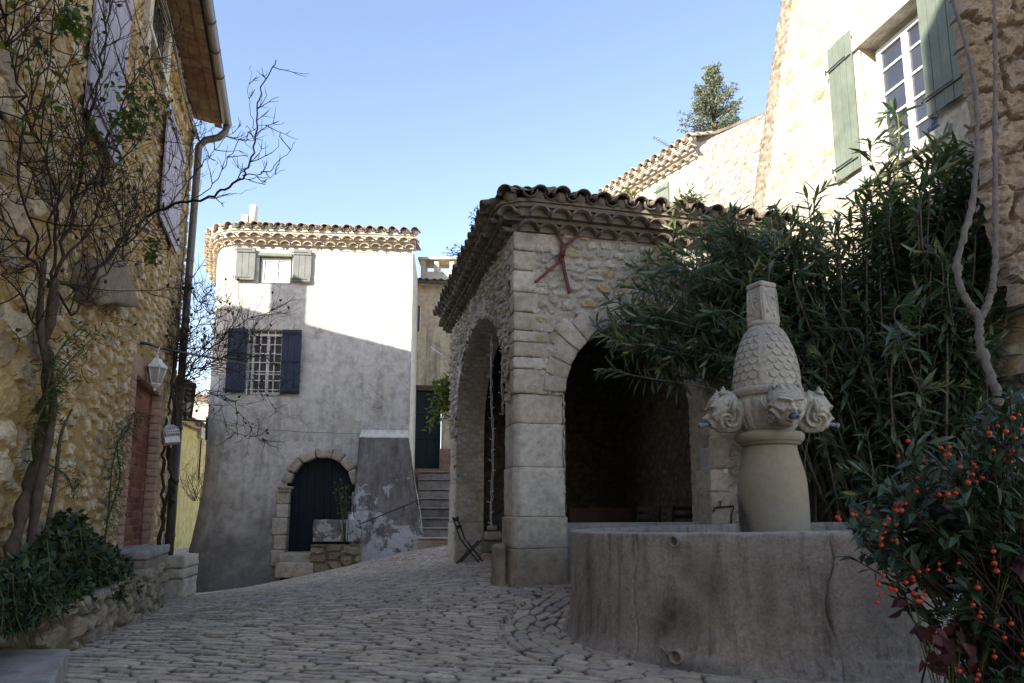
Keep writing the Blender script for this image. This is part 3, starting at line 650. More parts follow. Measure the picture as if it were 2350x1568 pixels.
# eaves
LP = Path([tuple(LF.pt(s, 0, 0)[:2]) for s in (0, 2, 4, 5.9)] + [tuple(RF.pt(.01, -.04, 0)[:2])] + [tuple(RF.pt(s, 0, 0)[:2]) for s in (.15, 1, 2, 3, 4.25)])
genoise('eaves_tiles', LP, 0, LP.L, L_TOP - .03, 2, arc, MT['old_tile'], MT['dkmortar'], .30, .15, .175, .12, .02, 3)
m = MB(); A_, B_, C_, D_, E_ = [RF.v(s, o, z) for s, o, z in ((-.3, .3, 5.93), (4.3, .3, 5.93), (4.3, -6.3, 5.93), (-.3, -6.3, 5.93), (4.3, -3.0, 7.0))]
m.add([A_, B_, C_, D_, E_], [(0, 1, 4), (0, 4, 3), (3, 4, 2)], .4, False); m.build('roof', MT['old_tile'], arc)
# red iron tie plate: two crossed bent bars
m = MB()
def rp(px, py, o): s, z = RF.px(px, py, o); return RF.v(s, o, z)
for pts in ([(1280, 533), (1291, 560), (1290, 585), (1296, 625), (1307, 671)], [(1325, 543), (1301, 561), (1289, 590), (1282, 603), (1232, 645)]):
    P = [rp(a, b, .085) for a, b in pts]
    for a, b in zip(P[:-1], P[1:]): m.bar(a - (b - a) * .06, b + (b - a) * .06, .040, .035, RF.pt(0, 1, 0) - RF.pt(0, 0, 0))
m.bar(rp(1284, 588, .02), rp(1284, 588, .15), .05, .05); m.ball(rp(1292, 584, .12), .035)
m.build('tie_plate', MT['red_iron'], arc)

# ------------------------------------------------------------------ white house
cn = np.array((-7.65, 17.0)); ts = np.array((.40, -.917)); tf = WF.t
pp = [cn - ts * 3.6, cn - ts * 2, cn - ts * .75]
for i in range(1, 9):
    t = i / 9; pp.append((1 - t) ** 2 * (cn - ts * .75) + 2 * t * (1 - t) * cn + t * t * (cn + tf * .75))
pp += [cn + tf * .75, cn + tf * 2, cn + tf * 3.5, cn + tf * 5.03]
WP = Path([p * KW for p in pp], KW); W0 = WP.L - 5.03
wh = thing('white_house', 'tall white rendered house with rounded corner, arched door and leaning buttress', 'house', WF.v(2.5, 0, 0))
def wall_flare(S, Z): return .42 * np.clip((2.6 - Z) / 3.2, 0, 1.3) ** 1.7
def whole(S, Z):
    s = S - W0
    k = (s > 1.03) & (s < 1.87) & (Z > 7.24) & (Z < 8.04) | (s > .92) & (s < 1.81) & (Z > 4.29) & (Z < 5.97)
    return k | (np.abs(s - 2.885) < .84) & (Z < 2.0 + .86 * np.sqrt(np.clip(1 - ((s - 2.885) / .9) ** 2, 0, 1)))
S, Z = np.meshgrid(np.arange(0, WP.L + .02, .0333), np.arange(-1.2, 8.36, .0333), indexing='ij'); S[-1] = WP.L
O = wall_flare(S, Z) + .07 * (fbm(S * .6, Z * .6, 31, 3) - .5) + .022 * (fbm(S * 4, Z * 4, 32, 4) - .5)
Sc = (S[:-1, :-1] + S[1:, 1:]) / 2; Zc = (Z[:-1, :-1] + Z[1:, 1:]) / 2
put('wall', grid_mesh(WP.pt(S, O, Z), None, ~whole(Sc, Zc)), MT['white_render'], wh)
m = MB(); S = np.linspace(WP.L, WP.L + .001, 2)
m.hexa([WF.pt(5.0, o, z) if q == 0 else WF.pt(5.035, o, z) for z in (-1, 8.3) for q, o in ((0, -.0), (1, -.0), (1, -6), (0, -6))]); m.build('side_wall', MT['white_render'], wh)
genoise('eaves_tiles', WP, 0, WP.L + .06, 8.27, 2, wh, MT['tile'], MT['mortar'], .29, .12, .15, .105, .02, 11)
m = MB(); Rw = [WP.pt(s, .1, 8.66) for s in np.linspace(0, WP.L, 14)]; ctr = WF.pt(2.6, -4.5, 10.0); ct2 = WF.pt(5.03, -4.5, 10.0)
m.add(Rw + [ctr, ct2], [(i, i + 1, 14) for i in range(13)] + [(13, 15, 14)], .4, False); m.build('roof', MT['tile'], wh)
m = MB(); c = at(580, 520, 20.8)
m.lathe((c.x, c.y, c.z - .1), [(.0, .0), (.125, .0), (.125, .78), (.105, .80), (.095, .80), (.095, .5), (0, .5)], 20)
c = at(567, 520, 20.8); m.hexa([(c.x + a, c.y + b, c.z + h) for h in (-.3, .35) for a, b in ((-.14, -.12), (.05, -.12), (.05, .15), (-.14, .15))]); m.build('chimney', MT['cream_render'], wh)
# upper window
m = MB(); niche(m, WF, 1.03, 1.87, 7.24, 8.04, .2); m.build('window_reveal', MT['white_render'], wh)
w = pane(WF, 1.09, 1.83, 7.26, 7.95, -.13, wh, 2, 2, .07, .035, None, MT['curtain'])
m = MB(); m.fbox(WF, 1.02, 1.88, -.1, .03, 7.97, 8.05); m.build('lintel', MT['green_wood'], wh)
shutter(WF, .48, .97, 7.27, 8.16, .045, wh, MT['grey_wood'], 3, ((.08, .12), (.92, .12)), seed=1)
shutter(WF, 1.93, 2.40, 7.24, 8.15, .045, wh, MT['grey_wood'], 3, ((.10, .12), (.90, .12)), seed=2)
# lower window with white grille and blue shutters
m = MB(); niche(m, WF, .92, 1.81, 4.29, 5.97, .22); m.build('window_reveal', MT['white_render'], wh)
w = pane(WF, .98, 1.77, 4.31, 5.90, -.12, wh, 2, 3, .055, .03)
g = MB()
for i in range(5): a = 1.02 + i * .178; g.fbox(WF, a - .012, a + .012, -.045, -.02, 4.3, 5.95)
for i in range(7): z = 4.42 + i * .235; g.fbox(WF, .94, 1.79, -.02, -.003, z - .011, z + .011)
g.build('grille', MT['white_metal'], wh)
shutter(WF, .40, .89, 4.32, 5.99, .05, wh, MT['blue_wood'], 3, ((.05, .07), (.52, .07), (.95, .07)), seed=3)
shutter(WF, 1.75, 2.24, 4.30, 5.99, .05, wh, MT['blue_wood'], 3, ((.05, .07), (.50, .03), (.95, .07)), seed=4)
m = MB(); m.fbox(WF, .70, 2.0, -.05, .02, 5.99, 6.24); m.build('window_lintel', MT['white_render'], wh)
# arched doorway
DC, DH, DZ, DR = 2.885, .765, 1.98, .74
m = MB(); R = random.Random(5)
voussoirs(m, WF, DC, DH, DZ, DR, .10, math.pi - .02, 7, .20, .27, -.12, .13, 31)
z = -.1
for i, h in enumerate([.42, .4, .46, .38, .34]):
    m.block([(DC - DH - .30 + R.uniform(-.06, .03), wall_flare(0, z) + .06), (DC - DH, wall_flare(0, z) + .06), (DC - DH, -.1), (DC - DH - .3, -.1)], z, z + h - .012, 90 + i, .012, .08, .015, R.random(), 0, WF)
    m.block([(DC + DH, wall_flare(0, z) + .05), (DC + DH + .16, wall_flare(0, z) + .05), (DC + DH + .16, -.1), (DC + DH, -.1)], z, z + h - .012, 190 + i, .012, .08, .015, R.random(), 0, WF); z += h
m.block([(DC - DH - .24, .20), (DC - DH + .03, .20), (DC - DH + .03, -.1), (DC - DH - .24, -.1)], 1.88, 1.96, 77, .006, .06, .02, .7, 0, WF)
m.block([(DC - DH - .27, .23), (DC - DH + .06, .23), (DC - DH + .06, -.1), (DC - DH - .27, -.1)], 1.962, 2.04, 78, .006, .06, .02, .7, 0, WF)
m.build('door_surround', MT['dressed'], wh)
m = MB()
for sgn in (-1, 1):
    for i in range(4):
        a = DC + sgn * (.01 + i * .19); b = DC + sgn * (.01 + (i + 1) * .19 - .008); a, b = min(a, b), max(a, b); top = DZ + DR * math.sqrt(max(0, 1 - ((abs((a + b) / 2 - DC)) / .80) ** 2)) + .05
        m.fbox(WF, a, b, -.22, -.16, -.1, top, R.random())
m.fbox(WF, DC - .03, DC + .03, -.16, -.13, -.1, 2.72); m.fbox(WF, DC - .75, DC + .75, -.16, -.145, .95, 1.03)
dr = m.build('door', MT['door'], wh)
m = MB(); m.ball(WF.v(DC - .12, -.12, 1.25), .03); m.tube([WF.v(DC - .12, -.16, 1.25), WF.v(DC - .12, -.12, 1.25)], .012); m.build('handle', MT['iron'], dr)
m = MB(); m.fbox(WF, .85, 4.9, -4, -.32, -.8, 8.2); m.build('backing_box', MT['iron'], wh)  # added dark box, keeps light from leaking through the openings
# buttress
S_, T_ = np.linspace(0, 1, 40), np.linspace(0, 1, 60)
def butt(side):
    A, B = np.meshgrid(S_, T_, indexing='ij'); z = .1 + 3.10 * B
    sl = 3.72 + .10 * B; sr = 5.62 - .60 * B ** .9; of = .98 - .70 * B
    nz = .035 * (fbm(A * 5 + side, B * 8, 50, 4) - .5)
    if side == 0: return WF.pt(sl + (sr - sl) * A, of + nz - .03 * (A < .02) - .03 * (A > .98), z)
    if side == 1: return WF.pt(sr + nz, of * (1 - A), z)
    return WF.pt(sl - nz, of * A, z)
m = MB()
for k in range(3):
    P = butt(k); n, q = P.shape[:2]; idx = np.arange(n * q).reshape(n, q)
    m.addn(P, np.stack((idx[:-1, :-1], idx[1:, :-1], idx[1:, 1:], idx[:-1, 1:]), -1).reshape(-1, 4), np.full(n * q, .5))
bt = m.build('buttress', MT['buttress'], wh)
m = MB(); m.hexa([WF.pt(s, o, z) for s, o, z in ((3.81, .285, 3.19), (5.03, .285, 3.19), (5.03, 0, 3.20), (3.81, 0, 3.20), (3.81, .27, 3.22), (5.03, .27, 3.22), (5.0, 0, 3.42), (3.83, 0, 3.42))]); m.build('buttress_cap', MT['sun_render'], bt)
# iron handrail with scrolled ends
m = MB()
def wp(px, py, o): s, z = WF.px(px, py, o); return WF.v(s, o, z)
a, b = wp(824, 1204, .98), wp(960, 1148, .98); d = b - a
def scroll(c, r, a0, a1, n=14): return [c + Vector((math.cos(t) * r * (1 - .5 * i / n), 0, math.sin(t) * r * (1 - .5 * i / n))) for i, t in ((i, a0 + (a1 - a0) * i / n) for i in range(n + 1))]
m.tube([a + d * t for t in (0, .25, .5, .75, 1)], .017, 6)
m.tube(scroll(a + Vector((.02, 0, -.075)), .075, rad(100), rad(430)), .013, 6); m.tube(scroll(b + Vector((.0, 0, -.07)), .07, rad(80), rad(-250)), .013, 6)
for t in (.22, .75): m.tube([a + d * t, a + d * t + Vector((0, .0, -.08)), a + d * t + Vector((0, .3, -.10))], .012, 6)
m.build('handrail', MT['iron'], wh)
# wire clipped along the front
m = MB(); m.tube([wp(486, 962, .07), wp(600, 985, .06), wp(700, 992, .06), wp(828, 996, .06)], .006, 5); m.build('cable', MT['iron'], wh); m = MB(); m.tube([wp(513, 566, .06), wp(600, 566, .05), wp(760, 572, .05), wp(944, 579, .05), wp(946, 620, .03)], .009, 5); m.build('cable', MT['iron'], wh)

# porch wall, steps at the door
st = thing('porch_wall', 'low grey porch wall beside the arched dark door of the white house', 'wall', WF.v(3.2, 1.0, 0))
def wblock(mb, x0, x1, y0, y1, o0, o1, seed, amp=.014, r=.5, taper=0):
    s0, z1 = WF.px(x0, y0, o1); s1, z0 = WF.px(x1, y1, o1); mb.block([(s0, o1), (s1, o1), (s1, o0), (s0, o0)], z0, z1, seed, amp, .07, .02, r, taper, WF)
m = MB(); wblock(m, 719, 826, 1196, 1252, .75, 1.0, 301, .02); m.build('upper_wall', MT['buttress'], st)
s0, z1 = WF.px(714, 1250, 1.28); s1, z0 = WF.px(824, 1318, 1.28)
rubble('lower_wall', WF.off(1.28), s0, s1, z0 - .2, z1, .025, .34, .2, .04, 33, MT['planter'], st)
m = MB(); m.fbox(WF, s0 + .0, s1, .7, 1.275, z0 - .2, z1 - .02); m.build('wall_core', MT['concrete'], st)
stp = thing('door_steps', 'worn stone steps up to the arched dark door', 'steps', WF.v(2.4, 1.2, -.3))
for i, (x0, x1, y0, y1, o) in enumerate([(640, 718, 1283, 1310, .95), (632, 716, 1308, 1345, 1.35)]):
    m = MB(); wblock(m, x0, x1, y0, y1, .1, o, 310 + i, .03, .6); m.build('step', MT['dressed'], stp)
# ------------------------------------------------------------------ house on the left
lh = thing('stone_house', 'tall ochre rubble stone house with gutter, lilac shutters and bricked doorway', 'house', FL.v(5, 0, 0))
def fp(px, py, o=0.): s, z = FL.px(px, py, o); return FL.v(s, o, z)
LTOP = FL.px(510, 290, .6)[1]                      # gutter height
sA0, zA0 = FL.px(190, 0); sA1, zA1 = FL.px(247, 330); zA1 = FL.px(215, 335)[1]
sB0 = FL.px(356, 400)[0]; sB1 = FL.px(396, 480)[0]; zB0 = FL.px(378, 560)[1]; zB1 = FL.px(392, 300)[1]
bs0, bz1 = FL.px(303, 812); bs1 = FL.px(352, 1100)[0]; bz0 = FL.px(290, 1258)[1]
oS0, oZ0 = FL.px(328, 100); oS1 = FL.px(372, 100)[0]; oZ0 = FL.px(350, 128)[1]
def lrough(S, Z): return .05 * (fbm(S * .5, Z * .5, 77, 2) - .5)
lhole2 = rect_hole((bs0 + .16, bs1 - .12, bz0, bz1 - .28), (oS0, oS1, oZ0, LTOP - .2))
rubble('wall', FL, 3.3, LL, -.4, LTOP + .25, .021, .22, .15, .042, 9, MT['left_wall'], lh, lhole2, joint=.16, omap=lrough, rough=.3, p=2.3, jit=1.0, warp=.9, chip=.85, dome=0)
rubble('wall', FL, 0, 3.3, -.4, LTOP + .25, .026, .48, .30, .05, 10, MT['left_wall'], lh, lhole2, joint=.09, omap=lambda S, Z: lrough(S, Z) + .05, rough=.35, p=2.6, jit=.9, warp=.8, chip=.8, dome=0)
# body behind the wall; the far gable rises with the roof
def gable_pt(px, py):
    s, z = WF.px(px, py); P = WF.v(s, 0, z); q = FL.pt(LL, 0, 0)[:2]
    k = (P.x - q[0]) * FL.t[0] + (P.y - q[1]) * FL.t[1]; h = SD.x * FL.t[0] + SD.y * FL.t[1]
    Q = P - SD * (k / h); return float((np.array(Q[:2]) - q) @ FL.n), Q.z
gA, gB, gC = gable_pt(945, 815), gable_pt(760, 745), gable_pt(510, 700)
sl = (gC[1] - gA[1]) / (gA[0] - gC[0]); RZ0 = gA[1] + sl * (gA[0] - .62); o_r = gC[0] - 1.2
def roofz(o): return RZ0 + sl * (.62 - o) if o > o_r else RZ0 + sl * (.62 - o_r) - .4 * (o_r - o)
m = MB(); q = [(-.15, -.4), (-.15, roofz(-.15) - .06), (o_r, roofz(o_r) - .06), (o_r - 3, roofz(o_r - 3) - .06), (o_r - 3, -.4)]
for s in (.02, LL - .02): m.poly([FL.pt(s, o, z) for o, z in q], FL.pt(1, 0, 0) - FL.pt(0, 0, 0), .2 if s > 1 else -.2)
m.fbox(FL, .3, LL - .3, o_r - 3, o_r - 2.8, -.4, roofz(o_r - 3) - .05); m.fbox(FL, .2, LL - .25, -.45, -.30, -.4, LTOP + .1); m.build('gable', MT['left_wall'], lh)
m = MB()
for o0, o1 in ((.62, o_r), (o_r, o_r - 3.2)): m.hexa([FL.pt(s, o, roofz(o) + h) for h in (0, .09) for s, o in ((-.1, o0), (LL + .05, o0), (LL + .05, o1), (-.1, o1))])
m.build('roof', MT['old_tile'], lh)
c0, c1 = gable_pt(614, 700), gable_pt(674, 700); ct = gable_pt(640, 640)
m = MB(); m.fbox(FL, LL - .32, LL - .03, c1[0] if c1[0] < c0[0] else c0[0], max(c0[0], c1[0]), roofz(c0[0]) - .2, ct[1]); m.build('chimney', MT['left_wall'], lh)
# tiled soffit and gutter
A, B = np.meshgrid(np.arange(-.1, LL + .05, .02), np.linspace(.0, .56, 29), indexing='ij')
e, r, r2, r3, cx, cy = cells(A / .2, B / .19, 3, .05, 6, 0.); st = sst(.02, .05, e)
Zs = RZ0 - .03 + .14 * (.62 - B) - .02 * st * (.6 + .4 * r2) - .05 * (B > .40)
put('eaves_soffit', grid_mesh(FL.pt(A, B, Zs), {'rnd': r, 'st': st}, flip=True), MT['soffit'], lh)
GZ = RZ0 - .04
m = MB(); g0, g1 = FL.v(-.1, .66, GZ), FL.v(LL - .05, .66, GZ)
m.halftube(g0, g1, (0, 0, -1), .085, .085, .006, 11); m.tube([FL.v(-.1, .742, GZ), FL.v(LL - .05, .742, GZ)], .010, 6)
for i in range(12):
    s = .3 + i * .74; m.tube([FL.v(s, .66 + .09 * math.cos(t), GZ + .09 * math.sin(t)) for t in np.linspace(0.1, -math.pi, 9)], .009, 5)
m.ball(g1, .085, .085, .085, 10, 8)
m.build('gutter', MT['zinc'], lh)
m = MB(); p0 = fp(395, 800, .09); sP = LL - .12
P = [FL.v(LL - .12, .66, GZ - .05), FL.v(LL - .12, .64, GZ - .2), FL.v(LL - .12, .52, GZ - .34), FL.v(LL - .12, .28, GZ - .44), FL.v(LL - .12, .17, GZ - .6), FL.v(LL - .12, .15, 5), FL.v(LL - .12, .15, 3.0)]
m.tube(P, .07, 12); 
for z in (3.4, 4.8, 6.2): m.tube([FL.v(LL - .12, .15, z), FL.v(LL - .12, .15, z + .05)], .08, 12)
dp = m.build('downpipe', MT['zinc'], lh)
m = MB(); m.tube([FL.v(LL - .12, .15, 3.02), FL.v(LL - .12, .15, .2)], .08, 12)
for z in (.9, 1.9, 2.9): m.tube([FL.v(LL - .12, .15, z), FL.v(LL - .12, .15, z + .06)], .09, 12)
m.build('cast_pipe', MT['brown_pipe'], dp)
# shutters, opening with wrought iron, cables
m = MB()
shutter(FL, sA0, sA1, zA1, zA1 + 2.2, .10, lh, MT['lilac_wood'], 5, ((.1, .1), (.9, .1)), seed=7)
shutter(FL, sB0, sB1, zB0, zB1, .10, lh, MT['lilac_wood'], 6, ((.1, .1), (.9, .1)), seed=8)
m = MB(); niche(m, FL, oS0, oS1, oZ0, LTOP - .15, .28); m.build('window_reveal', MT['left_wall'], lh)
m = MB(); m.fbox(FL, oS0 - .2, oS0, .01, .10, oZ0 - .4, LTOP); m.fbox(FL, oS1, oS1 + .22, .01, .10, oZ0 - .25, LTOP); m.fbox(FL, oS0 - .2, oS1 + .2, .01, .12, oZ0 - .08, oZ0); m.build('window_surround', MT['mortar'], lh)
m = MB(); w = oS1 - oS0
for i in range(7): a = oS0 + w * (i + .5) / 7; m.tube([FL.v(a, .03, oZ0), FL.v(a, .03, LTOP - .2)], .01, 5)
for i in range(6):
    for j in range(3): m.tube([FL.v(oS0 + w * (i + 1) / 7 + .05 * math.cos(t), .045, oZ0 + .2 + j * .3 + .09 * math.sin(t)) for t in np.linspace(0, 5.5, 12)], .008, 4)
m.build('grille', MT['iron'], lh)
m = MB(); R = random.Random(2)
for k in range(4):
    m = MB(); m.tube([FL.v(s, .10 + .02 * k + .03 * math.sin(s * 1.7 + k), LTOP - .12 - .05 * k - .12 * abs(math.sin(s * .9 + k * .3))) for s in np.linspace(0, LL - .1, 30)], .012, 5); m.build('cable', MT['zinc'], lh)
m = MB(); m.tube([FL.v(LL - .35 + .05 * math.sin(z * 2), .07, z) for z in np.linspace(LTOP - .2, 4.3, 16)], .011, 5)
m.build('cable', MT['zinc'], lh)
# bricked up doorway
PB = FL.pt
S, Z = np.meshgrid(np.arange(bs0, bs1 + .01, .012), np.arange(bz0 - .3, bz1 + .01, .012), indexing='ij')
e, r, r2, r3, cx, cy = cells(S / .46, Z / .115, 12, .06, 7); st = sst(.012, .05, e)
put('brick_infill', grid_mesh(FL.pt(S, -.10 + .014 * st + .006 * (fbm(S * 20, Z * 20, 3, 2) - .5), Z), {'rnd': r, 'st': st}), MT['brick'], lh)
m = MB(); R = random.Random(4); z = bz0 - .3
while z < bz1 - .05:
    for a, b in ((bs0 - .04, bs0 + .20), (bs1 - .16, bs1 + .10)): m.block([(a, .05), (b, .05), (b, -.14), (a, -.14)], z, z + .121, R.randint(0, 999), .003, .09, .005, R.random(), 0, FL)
    z += .128
n = 12
for i in range(n): a = bs0 + (bs1 - bs0) * i / n; m.block([(a + .005, .05), (a + (bs1 - bs0) / n - .005, .05), (a + (bs1 - bs0) / n - .005, -.14), (a + .005, -.14)], bz1 - .26, bz1 + .02, 400 + i, .003, .09, .005, R.random(), 0, FL)
m.build('brick_surround', MT['pink_stone'], lh)
# quoins at the far corner, projecting corbel stones
m = MB(); z = -.3; R = random.Random(6); i = 0
while z < LTOP - .2:
    h = R.uniform(.2, .34); w = R.choice((.25, .42)); m.block([(LL - w, .05), (LL + .07, .05), (LL + .07, -.6 + w), (LL - w, -.6 + w)], z, z + h - .02, 500 + i, .03, .08, .03, R.random(), 0, FL); z += h; i += 1
m.build('quoins', MT['left_wall'], lh)
m = MB()
P = [fp(150, 610, .0), fp(222, 585, .0), fp(268, 700, .0), fp(160, 690, .0)]
nv = Vector(FL.pt(0, 1, 0) - FL.pt(0, 0, 0)); m.stone8([p + nv * k for k in (.30, -.1) for p in (P[3], P[2], P[1], P[0])], 5, .05, 5, .08, .75)
m.build('corbel_stone', MT['near'], lh)

# ------------------------------------------------------------------ houses in the alley and behind the steps
nb = thing('neighbour_house', 'dark house corner with deep tiled eaves at the alley entrance', 'house', at(380, 1270, 18))
m = MB(); a = at(398, 900, 17.3); m.hexa([(x, y, z) for z in (-.5, 4.6) for x, y in ((a.x - 3, 16.0), (a.x + .1, 16.0), (a.x - 3.1, 23), (a.x - 5, 23))]); m.build('wall', MT['beige_render'], nb)
e0, e1 = at(442, 893, 16.8), at(438, 905, 21)
m = MB()
for k in range(9):
    t = k / 8; p = e0 + (Vector((e0.x - 2.7, 22.4, e0.z)) - e0) * t; m.halftube(p + Vector((-1.4, 0, .62)), p, (0, 0, 1), .15, .16, .02, 7, (k * .37) % 1)
m.hexa([(e0.x - 1.6, 16.2, e0.z + .55), (e0.x - .06, 16.2, e0.z - .05), (e0.x - 2.75, 22.4, e0.z - .05), (e0.x - 4.2, 22.4, e0.z + .55), (e0.x - 1.6, 16.2, e0.z + .65), (e0.x - .06, 16.2, e0.z + .05), (e0.x - 2.75, 22.4, e0.z + .05), (e0.x - 4.2, 22.4, e0.z + .65)])
m.build('eaves', MT['tinroof'], nb)
yh = thing('yellow_house', 'yellow rendered house with tiled eaves at the end of the alley', 'house', at(430, 1255, 25))
a, b = at(388, 1280, 24.4), at(476, 1235, 29.5); YF = Fr(a.x, a.y, b.x - a.x, b.y - a.y); yl = math.hypot(b.x - a.x, b.y - a.y); yt = YF.px(400, 966)[1]
m = MB(); m.fbox(YF, 0, yl, -3, 0, -.5, yt); m.build('wall', MT['yellow_render'], yh)
genoise('eaves_tiles', YF, 0, yl, yt - .05, 1, yh, MT['tile'], MT['yellow_render'], .3, .13, .16, .115, 0, 21)
m = MB(); q = YF.px(459, 990); m.fbox(YF, q[0] - .35, q[0] + .35, .0, .14, q[1] - .3, q[1] + .15); m.build('meter_box', MT['cream_render'], yh)
m = MB(); q = YF.px(458, 1010); m.tube([YF.v(q[0], .06, z) for z in (q[1], q[1] - 1.6)], .035, 6); m.build('drainpipe', MT['brown_pipe'], yh)
fh = thing('far_house', 'pale sunlit house with tiled roof beyond the yellow house', 'house', at(440, 1000, 38))
a, b = at(380, 960, 38), at(500, 960, 39); FF = Fr(a.x, a.y, b.x - a.x, b.y - a.y)
ft = FF.px(440, 918)[1]; m = MB(); m.fbox(FF, 0, 3.4, -4, 0, 0, ft); m.build('wall', MT['cream_render'], fh)
genoise('eaves_tiles', FF, 0, 3.4, ft - .05, 1, fh, MT['tile'], MT['mortar'], .3, .14, .16, .115, 0, 22)
# centre house above the stairs
ch = thing('beige_house', 'beige stained house with dark door at the top of the stone stairs', 'house', at(990, 1080, 22))
a, b = at(925, 900, 22.4), at(1075, 900, 22.7); CF = Fr(a.x, a.y, b.x - a.x, b.y - a.y)
dl, dt = CF.px(944, 893); drr, db = CF.px(1010, 1076); wl0, wt0 = CF.px(940, 701); wl1, wb0 = CF.px(963, 760); ct = CF.px(1000, 655)[1]
S, Z = np.meshgrid(np.arange(0, 2.18, .04), np.arange(-.2, ct + .02, .04), indexing='ij')
Sc = (S[:-1, :-1] + S[1:, 1:]) / 2; Zc = (Z[:-1, :-1] + Z[1:, 1:]) / 2
k = (Sc > dl) & (Sc < drr) & (Zc > db) & (Zc < dt) | (Sc > wl0) & (Sc < wl1) & (Zc > wb0) & (Zc < wt0)
put('wall', grid_mesh(CF.pt(S, .02 * (fbm(S * 2, Z * 2, 5, 4) - .5), Z), None, ~k), MT['beige_render'], ch)
m = MB(); niche(m, CF, wl0, wl1, wb0, wt0, .15); m.build('window_reveal', MT['beige_render'], ch); m = MB(); niche(m, CF, dl, drr, db, dt, .3); m.build('door_reveal', MT['beige_render'], ch)
pane(CF, wl0, wl1, wb0, wt0, -.1, ch, 1, 2, .04, .03, MT['iron'], MT['blue_glass'], False)
m = MB(); m.fbox(CF, dl, drr, -.24, -.18, db, dt)
dw = drr - dl; dh = dt - db
for i in range(2):
    for j in range(3): m.fbox(CF, dl + dw * (.08 + .46 * i), dl + dw * (.46 + .46 * i), -.18, -.155, db + dh * (.05 + .32 * j), db + dh * (.32 + .32 * j))
m.build('door', MT['green_door'], ch)
m = MB(); m.fbox(CF, dl - .15, drr + .1, -.1, .05, dt, dt + .13); m.build('door_lintel', MT['tinroof'], ch)
m = MB(); s0, z0 = CF.px(1008, 1030); m.fbox(CF, s0 + .01, s0 + .5, -.05, .035, -.2, z0); m.fbox(CF, dl - .2, s0, -.05, .12, -.2, db - .01); m.build('dado', MT['red_render'], ch)
m = MB(); m.halftube(CF.v(0, .30, ct + .03), CF.v(2.18, .30, ct + .02), (0, 0, -1), .075, .075, .006, 9); m.build('gutter', MT['zinc'], ch)
genoise('eaves_tiles', CF, 0, 2.18, ct - .05, 0, ch, MT['old_tile'], MT['mortar'], .24, .12, .14, .1, .18, 23)
m = MB(); m.hexa([CF.pt(s, o, z) for h in (0, .05) for s, o, z in ((0, .2, ct + .09 + h), (2.2, .2, ct + .09 + h), (2.2, -3.5, ct + .75 + h), (0, -3.5, ct + .75 + h))]); m.build('roof', MT['old_tile'], ch)
m = MB(); c0 = at(965, 640, 24.4); c1 = at(1042, 592, 24.4)
for x0, x1, z0, z1, e in ((c0.x, c1.x, c0.z - .8, c0.z + .28, .0), (c0.x, c0.x + .16, c0.z + .28, c1.z - .09, 0), (c0.x + .5, c0.x + .66, c0.z + .28, c1.z - .09, 0), (c1.x - .16, c1.x, c0.z + .28, c1.z - .09, 0), (c0.x - .10, c1.x + .1, c1.z - .085, c1.z, .1)):
    m.hexa([(x, y, z) for z in (z0, z1) for x, y in ((x0, 24.4 - e), (x1, 24.4 - e), (x1, 25.2 + e), (x0, 25.2 + e))])
m.build('chimney', MT['cream_render'], ch)
ss = thing('stone_stairs', 'narrow worn stone stairs climbing between the buttress and the arcade', 'stairs', at(998, 1255, 16.8))
ys = [1082, 1099, 1122, 1143, 1165, 1188, 1211, 1234, 1256]
for i in range(8):
    Yd = 21.6 - i * .46; t = at(990, ys[i], Yd); b = at(990, ys[i + 1], Yd); x0 = at(958, 1200, Yd).x; x1 = at(1034, 1200, Yd).x
    m = MB(); m.block([(x0, Yd), (x1, Yd), (x1, Yd + .9), (x0, Yd + .9)], b.z - .25, t.z - .05, 700 + i, .03, .09, .03, (i * .31) % 1)
    m.block([(x0, Yd - .05), (x1, Yd - .05), (x1, Yd + .9), (x0, Yd + .9)], t.z - .048, t.z, 720 + i, .014, .09, .02, (i * .31) % 1); m.build('step', MT['concrete' if i < 7 else 'dressed'], ss)

# ------------------------------------------------------------------ sunny house on the right, house behind it, dark house at the edge
tw = thing('sunlit_house', 'sunlit rubble house with battered corner, tall window and dark green shutters above the oleanders', 'house', RW.v(3, 0, 0))
REND = RW.px(2240, 300)[0] + .3
def sleft(z): return 1.76 - .355 * (11.45 - z)
n = 260; z = np.arange(1.0, 13.6, .03); q = np.linspace(0, 1, n) ** 1.0
Zg, Qg = np.meshgrid(z, q, indexing='xy'); base = sleft(Zg); 
arcl = 1.1                                      # rounded corner, then the flat wall
Lg = Qg * (REND - base + arcl)
an = np.clip(Lg / arcl, 0, 1) * math.pi / 2; Rr = arcl * 2 / math.pi
Sg = np.where(Lg < arcl, base + Rr * (1 - np.cos(an)), base + Rr + (Lg - arcl)); Og = np.where(Lg < arcl, -Rr * (1 - np.sin(an)), 0)
e, r, r2, r3, cx, cy = cells((Lg + .3 * fbm(Lg, Zg, 3, 3)) / .30, (Zg + .15 * fbm(Lg * .8, Zg, 4, 3)) / .165, 17, .8, 2.6)
st = sst(.03, .13, e); flat = sst(3.1, 3.6, Sg)
st2 = np.maximum(st, flat * .6); h = .045 * st * (.4 + .6 * r2 + .6 * (r - .5) * cx + .6 * (r3 - .5) * cy) * (1 - .75 * flat) + .03 * (fbm(Lg * 8, Zg * 10, 6, 4) - .5)
Og = Og + h; wS0, wZ1 = RW.px(2020, 70); wS1 = 5.30; wZ0, wZ1 = 6.62, 8.82; wS0 = 4.0
Sc = (Sg[:-1, :-1] + Sg[1:, 1:]) / 2; Zc = (Zg[:-1, :-1] + Zg[1:, 1:]) / 2
k = (Sc > wS0) & (Sc < wS1) & (Zc > wZ0) & (Zc < wZ1)
